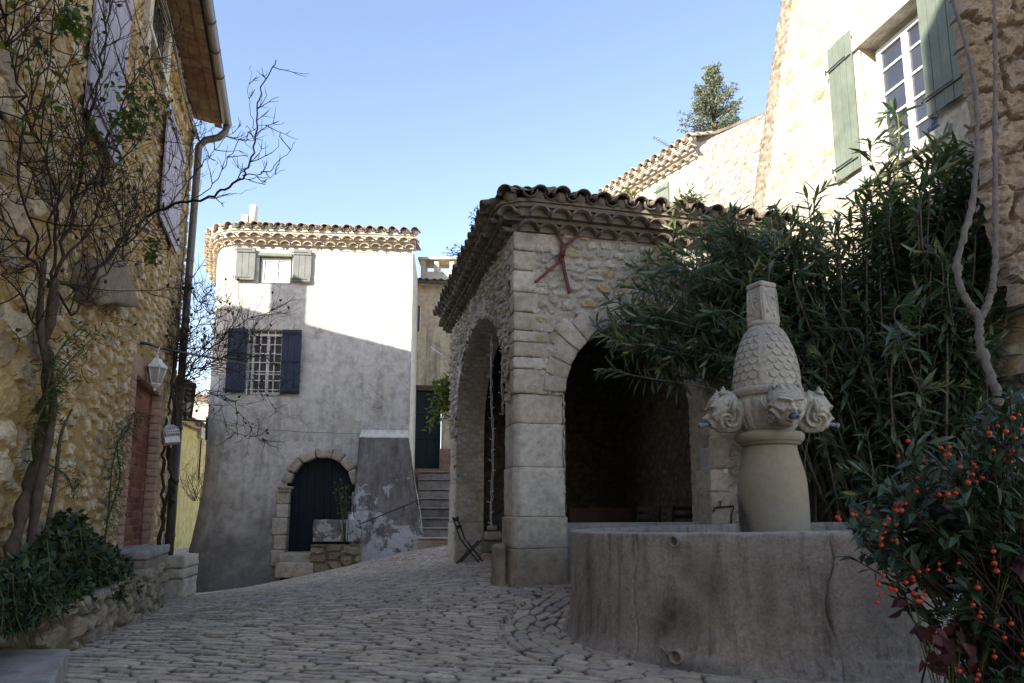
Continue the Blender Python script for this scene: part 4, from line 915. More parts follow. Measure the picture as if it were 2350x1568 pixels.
wo = put('wall', grid_mesh(RW.pt(Sg, Og, Zg), {'rnd': r, 'st': st2}, ~k), [MT['tower'], MT['roughcast']], tw)
Lc = ((Lg + .12 * (fbm(Zg * 1.5, Zg * 0, 2, 3) - .5) * 2)[:-1, :-1])[~k]; wo.data.polygons.foreach_set('material_index', (Lc < 1.32).astype(np.int32).ravel())
m = MB(); niche(m, RW, wS0, wS1, wZ0, wZ1, .30); m.build('window_reveal', MT['sun_render'], tw)
pane(RW, wS0 + .10, wS1 - .08, wZ0 + .05, wZ1 - .12, -.22, tw, 2, 5, .08, .035)
m = MB(); m.fbox(RW, wS0 - .35, wS1 + .3, -.1, .075, wZ1 - .02, wZ1 + .2); m.build('lintel', MT['tower_render'], tw)
m = MB(); m.fbox(RW, wS0 - .2, wS1 + .2, -.1, .09, wZ0 - .14, wZ0); m.build('sill', MT['tower_render'], tw)
m = MB(); m.fbox(RW, 3.3, wS0, -.02, .028, wZ0 - .1, wZ1 + .1); m.build('render_panel', MT['sun_render'], tw)
shutter(RW, 3.36, 3.90, 6.78, 9.2, .07, tw, MT['green_wood'], 4, ((.09, .06), (.83, .06)), seed=11)
shutter(RW, 5.24, 5.84, 6.83, 9.5, .10, tw, MT['green_wood'], 4, ((.10, .06), (.9, .06)), seed=12)
m = MB(); m.fbox(RW, 2.6, REND, -5, -.9, 1, 13.5); m.build('backing_box', MT['sun_render'], tw)
bb = thing('hillside_house', 'sunlit house with tiled eaves rising behind the arcade roof', 'house', at(1560, 480, 18))
b0, b1 = at(1400, 461, 20), at(1602, 325, 16.9); BF = Fr(b0.x, b0.y, b1.x - b0.x, b1.y - b0.y); bl = math.hypot(b1.x - b0.x, b1.y - b0.y); bz = (b0.z + b1.z) / 2 - .35
rubble('wall', BF, 0, bl, 3, bz + .1, .05, .35, .2, .02, 44, MT['tower'], bb)
genoise('eaves_tiles', BF, 0, bl, bz, 2, bb, MT['tile'], MT['mortar'], .30, .14, .17, .115, .02, 25)
g1 = at(1760, 258, 17.6); GF = Fr(b1.x, b1.y, g1.x - b1.x, g1.y - b1.y); gl = math.hypot(g1.x - b1.x, g1.y - b1.y)
rubble('gable_wall', GF, 0, gl, 3, bz + .45, .05, .35, .2, .02, 45, MT['tower'], bb, ztop=([0, gl], [bz + .40, g1.z]))
s0, z1 = BF.px(1508, 432); s1, z0 = BF.px(1540, 500); shutter(BF, s0, s1, z0, z1, .04, bb, MT['green_wood'], 3, ((.15, .06), (.85, .06)), seed=13)
m = MB(); m.hexa([(p.x, p.y, p.z) if isinstance(p, Vector) else p for p in (BF.v(0, .1, bz + .42), BF.v(bl, .1, bz + .42), Vector((g1.x, g1.y, g1.z - .05)), Vector((g1.x - 1, g1.y + 4, g1.z)), BF.v(0, .1, bz + .5), BF.v(bl, .1, bz + .5), Vector((g1.x, g1.y, g1.z + .03)), Vector((g1.x - 1, g1.y + 4, g1.z + .1)))]); m.build('roof', MT['tile'], bb)
# rough masonry corner at the right edge, corbelled out
nh = thing('brown_stone_house', 'shaded brown rubble house overhanging behind the forked vine stem', 'house', at(2330, 900, 7.6))
edge = [(2204, -120), (2206, 60), (2222, 170), (2252, 320), (2262, 430), (2290, 520), (2308, 620), (2322, 705)]; Yn = 7.6
ez = [at(a, b, Yn) for a, b in edge]; ezz = [p.z for p in ez][::-1]; exx = [p.x - 4 for p in ez][::-1]; NF = Fr(4, Yn, 1, 0)
def nedge(Z): return np.interp(Z, ezz, exx) + .09 * (fbm(Z * 2.2, Z * 0, 3, 3) - .5)
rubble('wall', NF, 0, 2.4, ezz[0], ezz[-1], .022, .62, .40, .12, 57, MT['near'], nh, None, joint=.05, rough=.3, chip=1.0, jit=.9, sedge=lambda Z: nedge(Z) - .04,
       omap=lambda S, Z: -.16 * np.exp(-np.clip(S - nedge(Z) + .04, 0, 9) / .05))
m = MB(); m.hexa([(x, y, z) for z in (0, 10) for x, y in ((6.7, Yn + .25), (8.5, Yn + .25), (8.5, Yn + 1.2), (7.6, Yn + 1.2))]); m.build('backing_box', MT['near'], nh)
# wall behind the bushes, right of the arcade, below the sunny house
lw = thing('garden_wall', 'shaded rubble wall behind the oleanders under the sunlit house', 'wall', at(1900, 1150, 10.6))
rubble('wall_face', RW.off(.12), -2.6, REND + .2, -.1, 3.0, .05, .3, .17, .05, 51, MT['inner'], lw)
a = RF.pt(3.4, -.2, 0); b = RW.pt(-.6, .1, 0); GW = Fr(a[0], a[1], b[0] - a[0], b[1] - a[1])
rubble('wall_face', GW, 0, float(np.hypot(*(b - a)[:2])), -.1, 5.4, .05, .3, .17, .05, 52, MT['loggia'], lw)
# unseen house slabs behind the camera, outlines shaped to cast the square's shade
su, cu = math.sin(SUN_A), math.cos(SUN_A)
HF = Fr(-6 * su, -6 * cu, cu, -su)
def sil(pts, name, label, mat, r=3.5):
    t = thing(name, label, 'house', HF.v(pts[0][0], 0, 0)); k = math.tan(SUN_EL) * 6 + EZ
    P = [HF.pt(pts[0][0], 0, -.5)] + [HF.pt(u, 0, w + k) for u, w in pts] + [HF.pt(pts[-1][0], 0, -.5)]
    m = MB(); m.poly(P[::-1], (-HF.n[0], -HF.n[1], 0), r); m.build('wall', mat, t)
    return t
t = sil([(-7.2, 9.3), (-4.95, 8.75), (-4.2, 8.3), (-3.9, 8.1), (-3.84, 8.1), (-3.83, 11.6), (-3.5, 11.6), (-3.49, 8.2), (-3.0, 9.4), (-.86, 9.4)], 'caster_house', 'unseen beige row house with a stub chimney, outline shaped to shade the arcade', MT['beige_render'])
t = sil([(-.87, 11.5), (-.3, 12.), (1.5, 13.2), (9, 13.6)], 'caster_house', 'tallest unseen cream row house, outline shaped to cast shade on the sunlit house', MT['cream_render'])
# ------------------------------------------------------------------ planter, seat, steps at the foot of the left house
PL = [FL.pt(a, o, 0)[:2] for (a, z), o in zip(_pl, (.60, .58, .55, .5))]
pe = [FL.pt(_pl[0][0] - .62, -.1, 0)[:2], FL.pt(_pl[0][0] - .35, .28, 0)[:2], FL.pt(_pl[0][0] - .12, .52, 0)[:2]] + PL[:]
PP = Path([tuple(p) for p in pe])
ptop = [at(0, 1402, PL[0][1] - .4).z, FL.px(160, 1382, .60)[1], FL.px(260, 1367, .58)[1], FL.px(325, 1345, .55)[1], FL.px(360, 1300, .5)[1]]
zt = float(np.mean(ptop[:3]))
pt_ = thing('stone_planter', 'low rubble stone planter full of green shrubs along the ochre house', 'planter', PP.v(2.5, 0, .1))
rubble('planter_wall', PP, 0, PP.L, -.2, zt, .022, .30, .17, .05, 61, MT['planter'], pt_, joint=.12, rough=.5, p=2.3)
m = MB(); R = random.Random(9); s = 0.; i = 0
while s < PP.L - .1:
    w = R.uniform(.22, .42); e = min(s + w, PP.L)
    m.stone8([PP.pt(a, o, z) for z, (a, o) in [(zt - .05, q) for q in ((s + .01, .05), (e - .01, .04), (e - .01, -.22), (s + .01, -.22))] + [(zt + R.uniform(.01, .05), q) for q in ((s + .01, .03), (e - .01, .03), (e - .01, -.22), (s + .01, -.22))]], 900 + i, .03, 5, .08, R.random()); s = e; i += 1
m.build('coping', MT['planter'], pt_)
m = MB(); S = np.linspace(0, PP.L, 20); V = []
for s in S:
    a = PP.pt(s, -.18, zt - .06); k = (a[:2] - FL.o) @ FL.t; b = FL.pt(k, -.1, zt - .03); V += [a, b]
m.add(V, [(2 * i, 2 * i + 2, 2 * i + 3, 2 * i + 1) for i in range(19)]); m.build('soil', MT['soil'], pt_)
sb = thing('stone_bench', 'square weathered stone block bench below the bricked doorway', 'bench', fp(335, 1330, .4))
c1 = at(336, 1300, 8.9); c2 = at(384, 1300, 10.6); k1 = (np.array((c1.x, c1.y)) - FL.o) @ FL.t; k2 = (np.array((c2.x, c2.y)) - FL.o) @ FL.t
zs = at(330, 1257, 9.6).z
w1 = FL.pt(k1 + .1, .0, 0)[:2]; w2 = FL.pt(k2, .0, 0)[:2]
m = MB(); m.block([(c1.x, c1.y), (c2.x, c2.y), tuple(w2), tuple(w1)], -.1, zs - .12, 33, .05, .08, .03, .4); m.build('bench_base', MT['planter'], sb)
m = MB(); m.block([(c1.x + .03, c1.y - .03), (c2.x + .03, c2.y), tuple(w2), tuple(w1)], zs - .12, zs, 34, .03, .08, .03, .8); m.build('top_slab', MT['concrete'], sb)
sp = thing('stone_steps', 'stack of three rough stone slabs at the corner of the alley', 'steps', at(407, 1370, 12.6))
zb = at(405, 1374, 12.4).z
for i, (y0, y1) in enumerate(((1274, 1303), (1303, 1328), (1328, 1376))):
    a = at(384, y0, 12.6); b = at(430 - i * 3, y1, 12.6); m = MB(); m.block([(a.x - .3, 12.5), (b.x, 12.5), (b.x - .2, 13.5), (a.x - .7, 13.5)], b.z, a.z - .015, 350 + i, .03, .07, .025, .3 + .2 * i); m.build('slab', MT['dressed'], sp)
f0 = at(160, 1487, 5.0); zc = f0.z; r = ray(118, 1568); t = (zc - EZ) / r[2]; f1 = Vector((r[0] * t, r[1] * t, zc))
dv = (f1 - f0); f2 = f0 + dv * 2.2; pf = FL.n * -.62
m = MB(); m.block([(f0.x, f0.y), (f2.x, f2.y), (f2.x - .75, f2.y - .1), (f0.x - .75, f0.y - .1)], zc - .50, zc, 41, .008, .06, .02, .5); tag(m.build('concrete_bench', MT['concrete']), 'plain grey concrete slab bench in front of the planter of green shrubs', 'bench')

# ------------------------------------------------------------------ iron bar, lantern, bird cage, street lamp
ib = thing('iron_rail', 'thin black iron rail carrying climbing stems from the ochre wall towards the white house', 'rail', fp(320, 785, .1))
a = fp(322, 786, .02); b = at(372, 800, a.y + .6); c = at(565, 836, 14.5)
m = MB(); m.tube([a, a + (b - a) * .5 + Vector((0, 0, .01)), b], .022, 8); m.tube([b, b + (c - b) * .3, b + (c - b) * .7, c], .020, 8); m.build('bar', MT['iron'], ib)
m = MB(); sc = at(542, 820, 14.1); m.tube(scroll(sc, .13, rad(-20), rad(420), 24), .010, 5); m.build('scroll', MT['iron'], ib)
LY = b.y - .15
ln = thing('wall_lantern', 'white metal lantern with frosted panes hanging beside the bricked doorway', 'lantern', at(357, 862, LY))
def lz(py): return at(357, py, LY).z
lc = at(357, 862, LY); u = LY / FPX
def rings(m, prof, n=6, ro=.3): 
    V = [[(lc.x + r * math.cos(ro + i * 2 * math.pi / n), lc.y + r * math.sin(ro + i * 2 * math.pi / n), z) for i in range(n)] for r, z in prof]
    m.add([p for q in V for p in q], [(k * n + i, k * n + (i + 1) % n, (k + 1) * n + (i + 1) % n, (k + 1) * n + i) for k in range(len(prof) - 1) for i in range(n)], .5, False)
m = MB(); rings(m, [(25 * u, lz(846)), (25.5 * u, lz(842)), (15 * u, lz(833)), (11 * u, lz(825)), (3 * u, lz(821)), (0, lz(820))]); rings(m, [(24 * u, lz(846)), (0, lz(845))]); m.ball((lc.x, lc.y, lz(818)), 4 * u); m.build('cap', MT['white_metal'], ln)
m = MB(); rings(m, [(21 * u, lz(846)), (11.8 * u, lz(882))]); m.build('pane', MT['frost'], ln)
m = MB()
for i in range(6):
    t = .3 + i * math.pi / 3; m.tube([(lc.x + r * math.cos(t), lc.y + r * math.sin(t), z) for r, z in ((21.6 * u, lz(846)), (12.3 * u, lz(882)))], 1.5 * u, 5)
rings(m, [(13 * u, lz(880)), (13.5 * u, lz(883)), (8 * u, lz(888)), (3 * u, lz(890)), (3 * u, lz(895)), (0, lz(899))]); m.build('frame', MT['white_metal'], ln)
m = MB(); m.tube([(lc.x, lc.y, lz(818)), (lc.x + .01, lc.y, lz(808)), (lc.x + .03, lc.y, lz(798))], .008, 5); m.build('chain', MT['white_metal'], ln)
bc = thing('bird_cage', 'small tilted white wire bird cage hanging by the dark downpipe', 'bird cage', at(390, 995, 10.9))
Y = 10.9; tl = rad(-12)
o = at(391, 997, Y); u = Y / FPX; Rm = Matrix.Rotation(tl, 3, 'Y') @ Matrix.Rotation(rad(35), 3, 'Z')
def bp(x, y, z): return o + Rm @ Vector((x * u, y * u, z * u))
m = MB(); q = 16
m.hexa([bp(x, y, z) for z in (-22, -19) for x, y in ((-q, -q), (q, -q), (q, q), (-q, q))]); m.build('base', MT['white_metal'], bc)
m = MB()
for sx, sy, tx, ty in ((-q, -q, q, -q), (q, -q, q, q), (q, q, -q, q), (-q, q, -q, -q)):
    A, B = bp(sx, sy, -19), bp(tx, ty, -19); A2, B2 = bp(sx, sy, -8), bp(tx, ty, -8)
    n = (B - A).cross(Vector((0, 0, 1))).normalized(); m.poly([A, B, B2, A2], n, .008)
    for i in range(8):
        f = i / 7; x = sx + (tx - sx) * f; y = sy + (ty - sy) * f; m.tube([bp(x, y, -8), bp(x, y, 6), bp(x * .85, y * .85, 13), bp(x * .5, y * .5, 19), bp(0, 0, 22)], .008, 4)
    for z in (0, 6): m.tube([bp(sx, sy, z), bp(tx, ty, z)], .012, 4)
m.build('bars', MT['white_metal'], bc)
m = MB(); m.tube([bp(0, 0, 22), bp(1, 0, 32), bp(-3, 0, 48)], .010, 5); m.build('chain', MT['white_metal'], bc)
sl_ = thing('street_lamp', 'dark street lamp on a scrolled wall bracket above the alley', 'street lamp', at(427, 940, 17.6))
Y = 17.6; lc = at(426, 938, Y); u = Y / FPX
def lz(py): return at(426, py, Y).z
m = MB(); rings(m, [(17 * u, lz(923)), (17 * u, lz(921)), (10 * u, lz(915)), (4 * u, lz(911)), (0, lz(909))], 4, .5); rings(m, [(0, lz(955)), (9 * u, lz(954)), (10 * u, lz(950)), (10 * u, lz(946))], 4, .5); m.build('cap', MT['iron'], sl_)
m = MB(); rings(m, [(14 * u, lz(923)), (9.5 * u, lz(948))], 4, .5); m.build('pane', MT['frost'], sl_)
m = MB()
for i in range(4):
    t = .5 + i * math.pi / 2; m.tube([(lc.x + r * math.cos(t), lc.y + r * math.sin(t), z) for r, z in ((14.5 * u, lz(923)), (10 * u, lz(948)))], 1.1 * u, 5)
e = at(476, 967, 18.6); m.tube([(lc.x, lc.y, lz(954)), (lc.x, lc.y, lz(962))], .03, 6); m.tube([(lc.x - .1, lc.y, lz(963)), e], .028, 6); m.tube(scroll(at(457, 974, 18.2), .09, 0, rad(400), 20), .012, 5)
m.bar(at(475, 958, 18.7), at(473, 1010, 18.7), .03, .05); m.build('bracket', MT['iron'], sl_)

# ------------------------------------------------------------------ chairs, bollard, things inside the arcade
def chair(x, y, rz, label, group='folding bistro chairs', seatm='seat'):
    z0 = float(gz(x, y)) + .02
    t = thing('folding_chair', label, 'chair', (x, y, z0), group); Rz = Matrix.Rotation(rz, 3, 'Z')
    def P(a, b, c): return Vector((x, y, z0)) + Rz @ Vector((a, b, c))
    w = .20
    m = MB(); n = 6
    A, B = np.meshgrid(np.linspace(-.19, .21, 9), np.linspace(-w, w, 7), indexing='ij'); C = .445 - .018 * np.cos(A * 9) + .03 * (A + .2)
    for sgn in (0, .014):
        V = [tuple(P(a, b, c - sgn)) for a, b, c in zip(A.ravel(), B.ravel(), C.ravel())]; idx = np.arange(63).reshape(9, 7)
        m.add(V, np.stack((idx[:-1, :-1], idx[1:, :-1], idx[1:, 1:], idx[:-1, 1:]), -1).reshape(-1, 4).tolist())
    m.build('seat', MT[seatm], t)
    for s in (-w, w):
        m = MB(); m.bar(P(.22, s, 0), P(-.17, s, .47), .03, .014, (0, 1, 0)); m.bar(P(-.17, s, .47), P(-.33, s, .90), .03, .014, (0, 1, 0)); m.build('leg', MT['iron'], t)
        m = MB(); m.bar(P(-.24, s * .9, 0), P(.19, s * .9, .44), .03, .014, (0, 1, 0)); m.build('leg', MT['iron'], t)
    m = MB()
    for h in (.70, .84): m.bar(P(-.24 - (h - .7) * .38, -w, h), P(-.24 - (h - .7) * .38, w, h), .012, .07)
    m.build('backrest', MT['iron'], t)
    m = MB(); m.bar(P(.16, -w, .06), P(.16, w, .06), .014, .014); m.bar(P(-.2, -w, .05), P(-.2, w, .05), .014, .014); m.build('stretcher', MT['iron'], t)
    return t
q = at(1080, 1292, 13.7); chair(q.x, q.y, rad(-8), 'folding metal chair with pale perforated seat in front of the far arcade pillar')
q = at(1178, 1240, 13.0); chair(q.x, q.y, rad(8), 'second folding chair half hidden behind the corner pillar of the arcade')
for px, lab in ((1482, 'dark two slat chair back above the fountain rim beside the dark wooden bench'), (1563, 'black chair back showing above the fountain rim closest to the water tap')):
    q = at(px, 1200, 12.3); t = chair(q.x, q.y, rad(90), lab); t.location.z = .58
a = at(1126, 1334, 9.9); b = at(1169, 1334, 9.9); tz = at(1150, 1247, 9.9).z; m = MB()
m.block([(a.x, 9.75), (a.x + .09, 9.62), (b.x - .06, 9.6), (b.x, 9.75), (b.x - .02, 10.0), (a.x + .05, 10.02)], a.z - .15, tz, 11, .02, .05, .05, .3, .12); tag(m.build('stone_bollard', MT['pierfoot']), 'rough brown upright stone bollard leaning beside the arcade pillar', 'bollard')
bn = thing('wooden_bench', 'long dark wooden bench against the back wall inside the arcade', 'bench', at(1380, 1200, 13.2))
a, b = at(1309, 1166, 13.2), at(1448, 1196, 13.4); m = MB()
m.hexa([(x, y, z) for z in (b.z - .1, a.z) for x, y in ((a.x, 13.2), (b.x, 13.4), (b.x, 13.46), (a.x, 13.26))]); m.build('backrest', MT['bench_wood'], bn)
m = MB(); m.hexa([(x, y, z) for z in (.95, 1.0) for x, y in ((a.x, 12.75), (b.x, 12.95), (b.x, 13.36), (a.x, 13.16))]); m.build('seat', MT['bench_wood'], bn)
for x in (a.x + .1, b.x - .1): m = MB(); m.hexa([(x + e, y, z) for z in (.7, .95) for e, y in ((-.04, 12.85), (.04, 12.85), (.04, 13.2), (-.04, 13.2))]); m.build('leg', MT['bench_wood'], bn)
lo = thing('rubble_ledge', 'dark low rubble ledge inside the arch behind the stone bollard', 'ledge', at(1140, 1240, 14.6))
for i, (x0, x1, y0, y1) in enumerate(((1110, 1185, 1218, 1241), (1108, 1180, 1241, 1268), (1106, 1185, 1268, 1293), (1118, 1140, 1205, 1218))):
    a, b = at(x0, y0, 14.4), at(x1, y1, 14.4); m = MB(); m.block([(a.x, 14.4), (b.x, 14.4), (b.x, 15), (a.x, 15)], b.z - (.1 if i == 2 else 0), a.z - .015, 360 + i, .03, .08, .03, .3 + i * .2); m.build('ledge_stone', MT['planter'], lo)
# strings of fairy lights inside the left arch
for px, y0, y1, Yd, lab in ((1128, 770, 1215, 12.2, 'longer string of tiny unlit lights hanging inside the arch beside the folding chair'), (1153, 760, 955, 11.3, 'shorter string of tiny unlit lights hanging inside the arch beside the folding chair')):
    t = thing('light_string', lab, 'light string', at(px, y0, Yd), 'strings of lights in the arch'); R = random.Random(px)
    m = MB(); P = [at(px + R.uniform(-1.5, 1.5) + 2 * math.sin(y * .02), y, Yd) for y in range(y0, y1, 12)]; m.tube(P, .006, 4)
    P2 = [p + Vector((R.uniform(-.01, .01) + .022, 0, 0)) for p in P]; m.tube(P2, .005, 4); m.build('wire', MT['white_metal'], t)
    for i in range(0, len(P), 2):
        p = P[i]; e = 1 if (i // 2) % 2 else -1; m = MB(); m.tube([p, p + Vector((.045 * e, 0, .02))], .006, 4); m.ball(p + Vector((.05 * e, 0, .022)), .010, n=5, m=4); m.build('bulb', MT['white_metal'], t)
# tap and notice on the far post
tp = thing('water_tap', 'old dark brass water tap with pipe on the stone post', 'tap', rp(1660, 1165, .1))
m = MB(); A = rp(1683, 1162, .12); B = rp(1640, 1166, .12)
m.tube([A, B], .016, 8); m.tube([B, rp(1637, 1176, .12)], .014, 8); m.tube([A, rp(1683, 1168, .12), rp(1679, 1180, .09), rp(1678, 1205, .09)], .011, 6); m.build('tap_body', MT['iron'], tp)
m = MB(); m.tube([rp(1653, 1166, .12), rp(1653, 1152, .12)], .012, 6); m.bar(rp(1648, 1152, .12), rp(1658, 1151, .12), .02, .014); m.build('handle', MT['iron'], tp)
no = thing('notice_board', 'grey printed notice board fixed at the edge of the far arcade post', 'notice', rp(1617, 1052, .06))
m = MB(); c = [rp(1606, 1030, .16), rp(1632, 1027, .16), rp(1632, 1078, .16), rp(1608, 1077, .16)]; nn = RF.pt(0, 1, 0) - RF.pt(0, 0, 0); m.poly(c[::-1], nn, .012); m.build('panel', MT['notice'], no)
m = MB(); R = random.Random(1)
for i in range(9):
    f = .12 + i * .09; e = R.uniform(.55, .88); a0 = c[0] + (c[3] - c[0]) * f; b0 = c[1] + (c[2] - c[1]) * f; m.bar(a0 + (b0 - a0) * .12 + Vector(nn) * .003, a0 + (b0 - a0) * e + Vector(nn) * .003, .006, .004, nn)
m.build('printed_lines', MT['iron'], no)
cd_ = thing('white_tag', 'tiny white tag stuck on the stone post above the tap', 'tag', rp(1666, 1080, .08))
m = MB(); c = [rp(1661, 1076, .075), rp(1670, 1076, .075), rp(1670, 1085, .075), rp(1661, 1085, .075)]; m.poly(c[::-1], nn, .006); m.build('card', MT['paper'], cd_)
wr = thing('metal_rod', 'thin white metal rod slanting from the arcade corner across the beige house', 'rod', at(1037, 832, 15.2))
m = MB(); m.tube([at(989, 796, 15.6), at(1036, 832, 15.25)], .014, 5); m.build('rod_bar', MT['white_paint'], wr)
an = thing('tv_antenna', 'thin television antenna on the roof behind the arcade', 'antenna', at(1545, 350, 19)); m = MB()
A, B = at(1500, 316, 19), at(1546, 342, 19); m.tube([A, B], .012, 4); m.tube([B, at(1546, 372, 19)], .016, 4)
for i in range(9):
    p = A + (B - A) * (i / 8.5); m.tube([p + Vector((.0, -.3, -.12)), p + Vector((0, .3, .14))], .008, 4)
m.build('antenna_rods', MT['zinc'], an)
pc = thing('paper_bag', 'white paper bag lying on the porch wall by the dark door', 'bag', WF.v(3.62, .9, 1.1))
s0, z0 = WF.px(803, 1188, .93); m = MB(); m.block([(s0 - .07, .88), (s0 + .08, .90), (s0 + .07, .80), (s0 - .06, .80)], z0 - .12, z0 + .13, 5, .03, .05, .02, .5, .3, WF); m.build('bag_body', MT['paper'], pc)
# ------------------------------------------------------------------ fountain
def zr(x, y): return EZ - .172 + .0207 * (x - 1.98) - .0104 * (y - 5.2)
def m_basin():
    g = G('basin_concrete', .88, .25)
    n1 = g.noise(1.6, 6, .65); n2 = g.noise(9, 9, .75); n3 = g.noise(45, 5, .7); n4 = g.noise(4.2, 9, .72, g.mp((2.0, 2.0, .26)))
    c = g.mix(g.ramp(n1, [(.35, 0.), (.7, 1.)]), (.36, .32, .275), (.30, .262, .235))
    c = g.mix(.8, c, g.ramp(n2, [(.28, .55), (.5, 1.), (.75, 1.25)]), 'MULTIPLY')
    c = g.mix(g.math('MULTIPLY', g.ramp(n4, [(.5, 0.), (.66, 1.)]), .75), c, (.11, .10, .092))
    c = g.mix(g.math('MULTIPLY', g.ramp(g.noise(2.6, 6, .65, g.mp((2.2, 2.2, .3), loc=(3, 1, 2))), [(.55, 0.), (.7, 1.)]), .45), c, (.36, .345, .335))
    c = g.mix(.7, c, g.ramp(n3, [(.3, .5), (.5, 1.), (.72, 1.35)]), 'MULTIPLY')
    s = g.math('MULTIPLY', g.attr('stain'), g.ramp(n2, [(.3, .25), (.62, 1.)]))
    c = g.mix(s, c, g.mix(g.ramp(g.noise(5, 4), [(.45, 0.), (.6, 1.)]), (.05, .048, .042), (.052, .056, .028)))
    h = g.math('ADD', n2, g.math('MULTIPLY', n3, .3))
    return g.done(c, g.bump(h, .5, .02))
MT['basin'] = m_basin()
fo = thing('mascaron_fountain', 'round stone fountain with scaled pine cone column and four spouting horned heads', 'fountain', (FC[0], FC[1], .1))
def fth(px, py):
    r = ray(px, py); d = r[:2] / np.hypot(*r[:2]); b = d @ FC; t = b - math.sqrt(b * b - (FC @ FC - FR * FR)); p = d * t
    return math.atan2(p[1] - FC[1], p[0] - FC[0]), EZ + r[2] / np.hypot(*r[:2]) * t
NT = 1300; th = np.arange(NT) * 2 * math.pi / NT; K = 84
co, si = np.cos(th), np.sin(th); gx_, gy_ = FC[0] + FR * co, FC[1] + FR * si; zg = gz(gx_, gy_) - .08; ztop = zr(gx_, gy_)
T = np.linspace(0, 1, K); rows = []; st = []
cr = [fth(1456, 1300)[0], fth(1909, 1350)[0]]; pipe1 = fth(1552, 1238); pipe2 = fth(1562, 1502); ringp = fth(1528, 1500)
mo = [(fth(1580, 1300), .10, .16, .7), (fth(1625, 1340), .16, .24, .75), (fth(1560, 1415), .26, .20, .95), (fth(1520, 1440), .17, .12, .85), (fth(1350, 1320), .10, .42, .75), (fth(1330, 1430), .08, .3, .6), (fth(1590, 1530), .45, .06, .9), (fth(1760, 1370), .08, .35, .5), (fth(2040, 1400), .22, .35, .6), (fth(1900, 1400), .05, .3, .5), (fth(1480, 1300), .03, .3, .4)]
for t in T:
    z = zg + (ztop - .03 - zg) * t; w = .022 * (fbm(co * 9 + 20, z * 7 + si * 9, 4, 4) - .5) + .04 * (fbm(co * 1.5 + 5, z * 1.2 + si * 1.5, 6, 2) - .5)
    hz = z - zg
    w = w + .10 * np.exp(-np.clip(hz - .06, 0, 9) / .09) * (.6 + .8 * fbm(co * 5, si * 5, 9, 3))
    w = w + .022 * sst(.235, .225, hz) * sst(-1.9, -1.7, th - 2 * math.pi * (th > math.pi)) + .010 * (fbm(co * 40, z * 18 + si * 40, 7, 3) - .5)
    for c in cr:
        dd = np.angle(np.exp(1j * (th - c - .012 * np.sin(z * 7) - .02 * (fbm(z * 6, z * 0 + c, 3, 3) - .5)))) * FR; w = w - .035 * np.exp(-(dd / .007) ** 2) * (.35 + .65 * sst(.35, .6, vn(z * 5, z * 0 + c * 3)))
    rows.append(np.stack((FC[0] + (FR + w) * co, FC[1] + (FR + w) * si, z), -1))
    s = np.zeros(NT)
    for (a, zz), sa, sz, q in mo: s = np.maximum(s, q * np.exp(-(np.angle(np.exp(1j * (th - a))) * FR / sa) ** 2 - ((z - zz) / sz) ** 2))
    st.append(s)
rough = .012 * (fbm(co * 14, si * 14, 5, 3) - .5)
for dr, dz in ((-.010, -.010), (-.032, 0.), (-.12, .004), (-.22, .002), (-.245, -.012), (-.252, -.05), (-.255, -.45)):
    rr = FR + dr + .015 * (fbm(co * 4 + 3, si * 4, 8, 3) - .5); rows.append(np.stack((FC[0] + rr * co, FC[1] + rr * si, ztop + dz + rough * (dz > -.04)), -1)); st.append(np.zeros(NT))
P = np.array(rows).transpose(1, 0, 2)
put('basin', grid_mesh(P, {'stain': np.array(st).T}, close=True), MT['basin'], fo)
m = MB(); m.add([(FC[0] + (FR - .2) * math.cos(a), FC[1] + (FR - .2) * math.sin(a), EZ - .34) for a in np.linspace(0, 2 * math.pi, 49)[:-1]], [tuple(range(48))]); m.build('water', MT['water'], fo)
def pipe(mb, thz, r, l0, l1, drop=.0):
    a, z = thz; c = np.array((math.cos(a), math.sin(a))); e = [Vector((*(FC + c * (FR + q)), z - drop * max(q, 0))) for q in (l0, l1)]; n = 16; V = []; d = (e[1] - e[0]).normalized(); x = d.cross(Vector((0, 0, 1))).normalized(); y = x.cross(d)
    for q, rr in ((e[0], r), (e[1], r), (e[1], r * .78), (e[0], r * .78)): V += [tuple(q + x * rr * math.cos(2 * math.pi * i / n) + y * rr * math.sin(2 * math.pi * i / n)) for i in range(n)]
    mb.add(V, [(k * n + i, k * n + (i + 1) % n, (k + 1) * n + (i + 1) % n, (k + 1) * n + i) for k in range(3) for i in range(n)])
m = MB(); pipe(m, pipe1, .046, -.12, .05, .3); m.build('overflow_pipe', MT['concrete'], fo)
m = MB(); pipe(m, pipe2, .058, -.12, .09, .1); m.build('drain_pipe', MT['concrete'], fo)
a, z = ringp; c = np.array((math.cos(a), math.sin(a))); o = Vector((*(FC + c * (FR + .06)), z - .01)); x = Vector((-c[1], c[0], 0))
m = MB(); m.tube([o + x * .048 * math.cos(t) + Vector((0, 0, .06 * math.sin(t))) for t in np.linspace(0, 2 * math.pi, 18)], .009, 6); m.ball(o + Vector((0, 0, .062)), .018, n=6, m=4); m.build('iron_ring', MT['concrete'], fo)
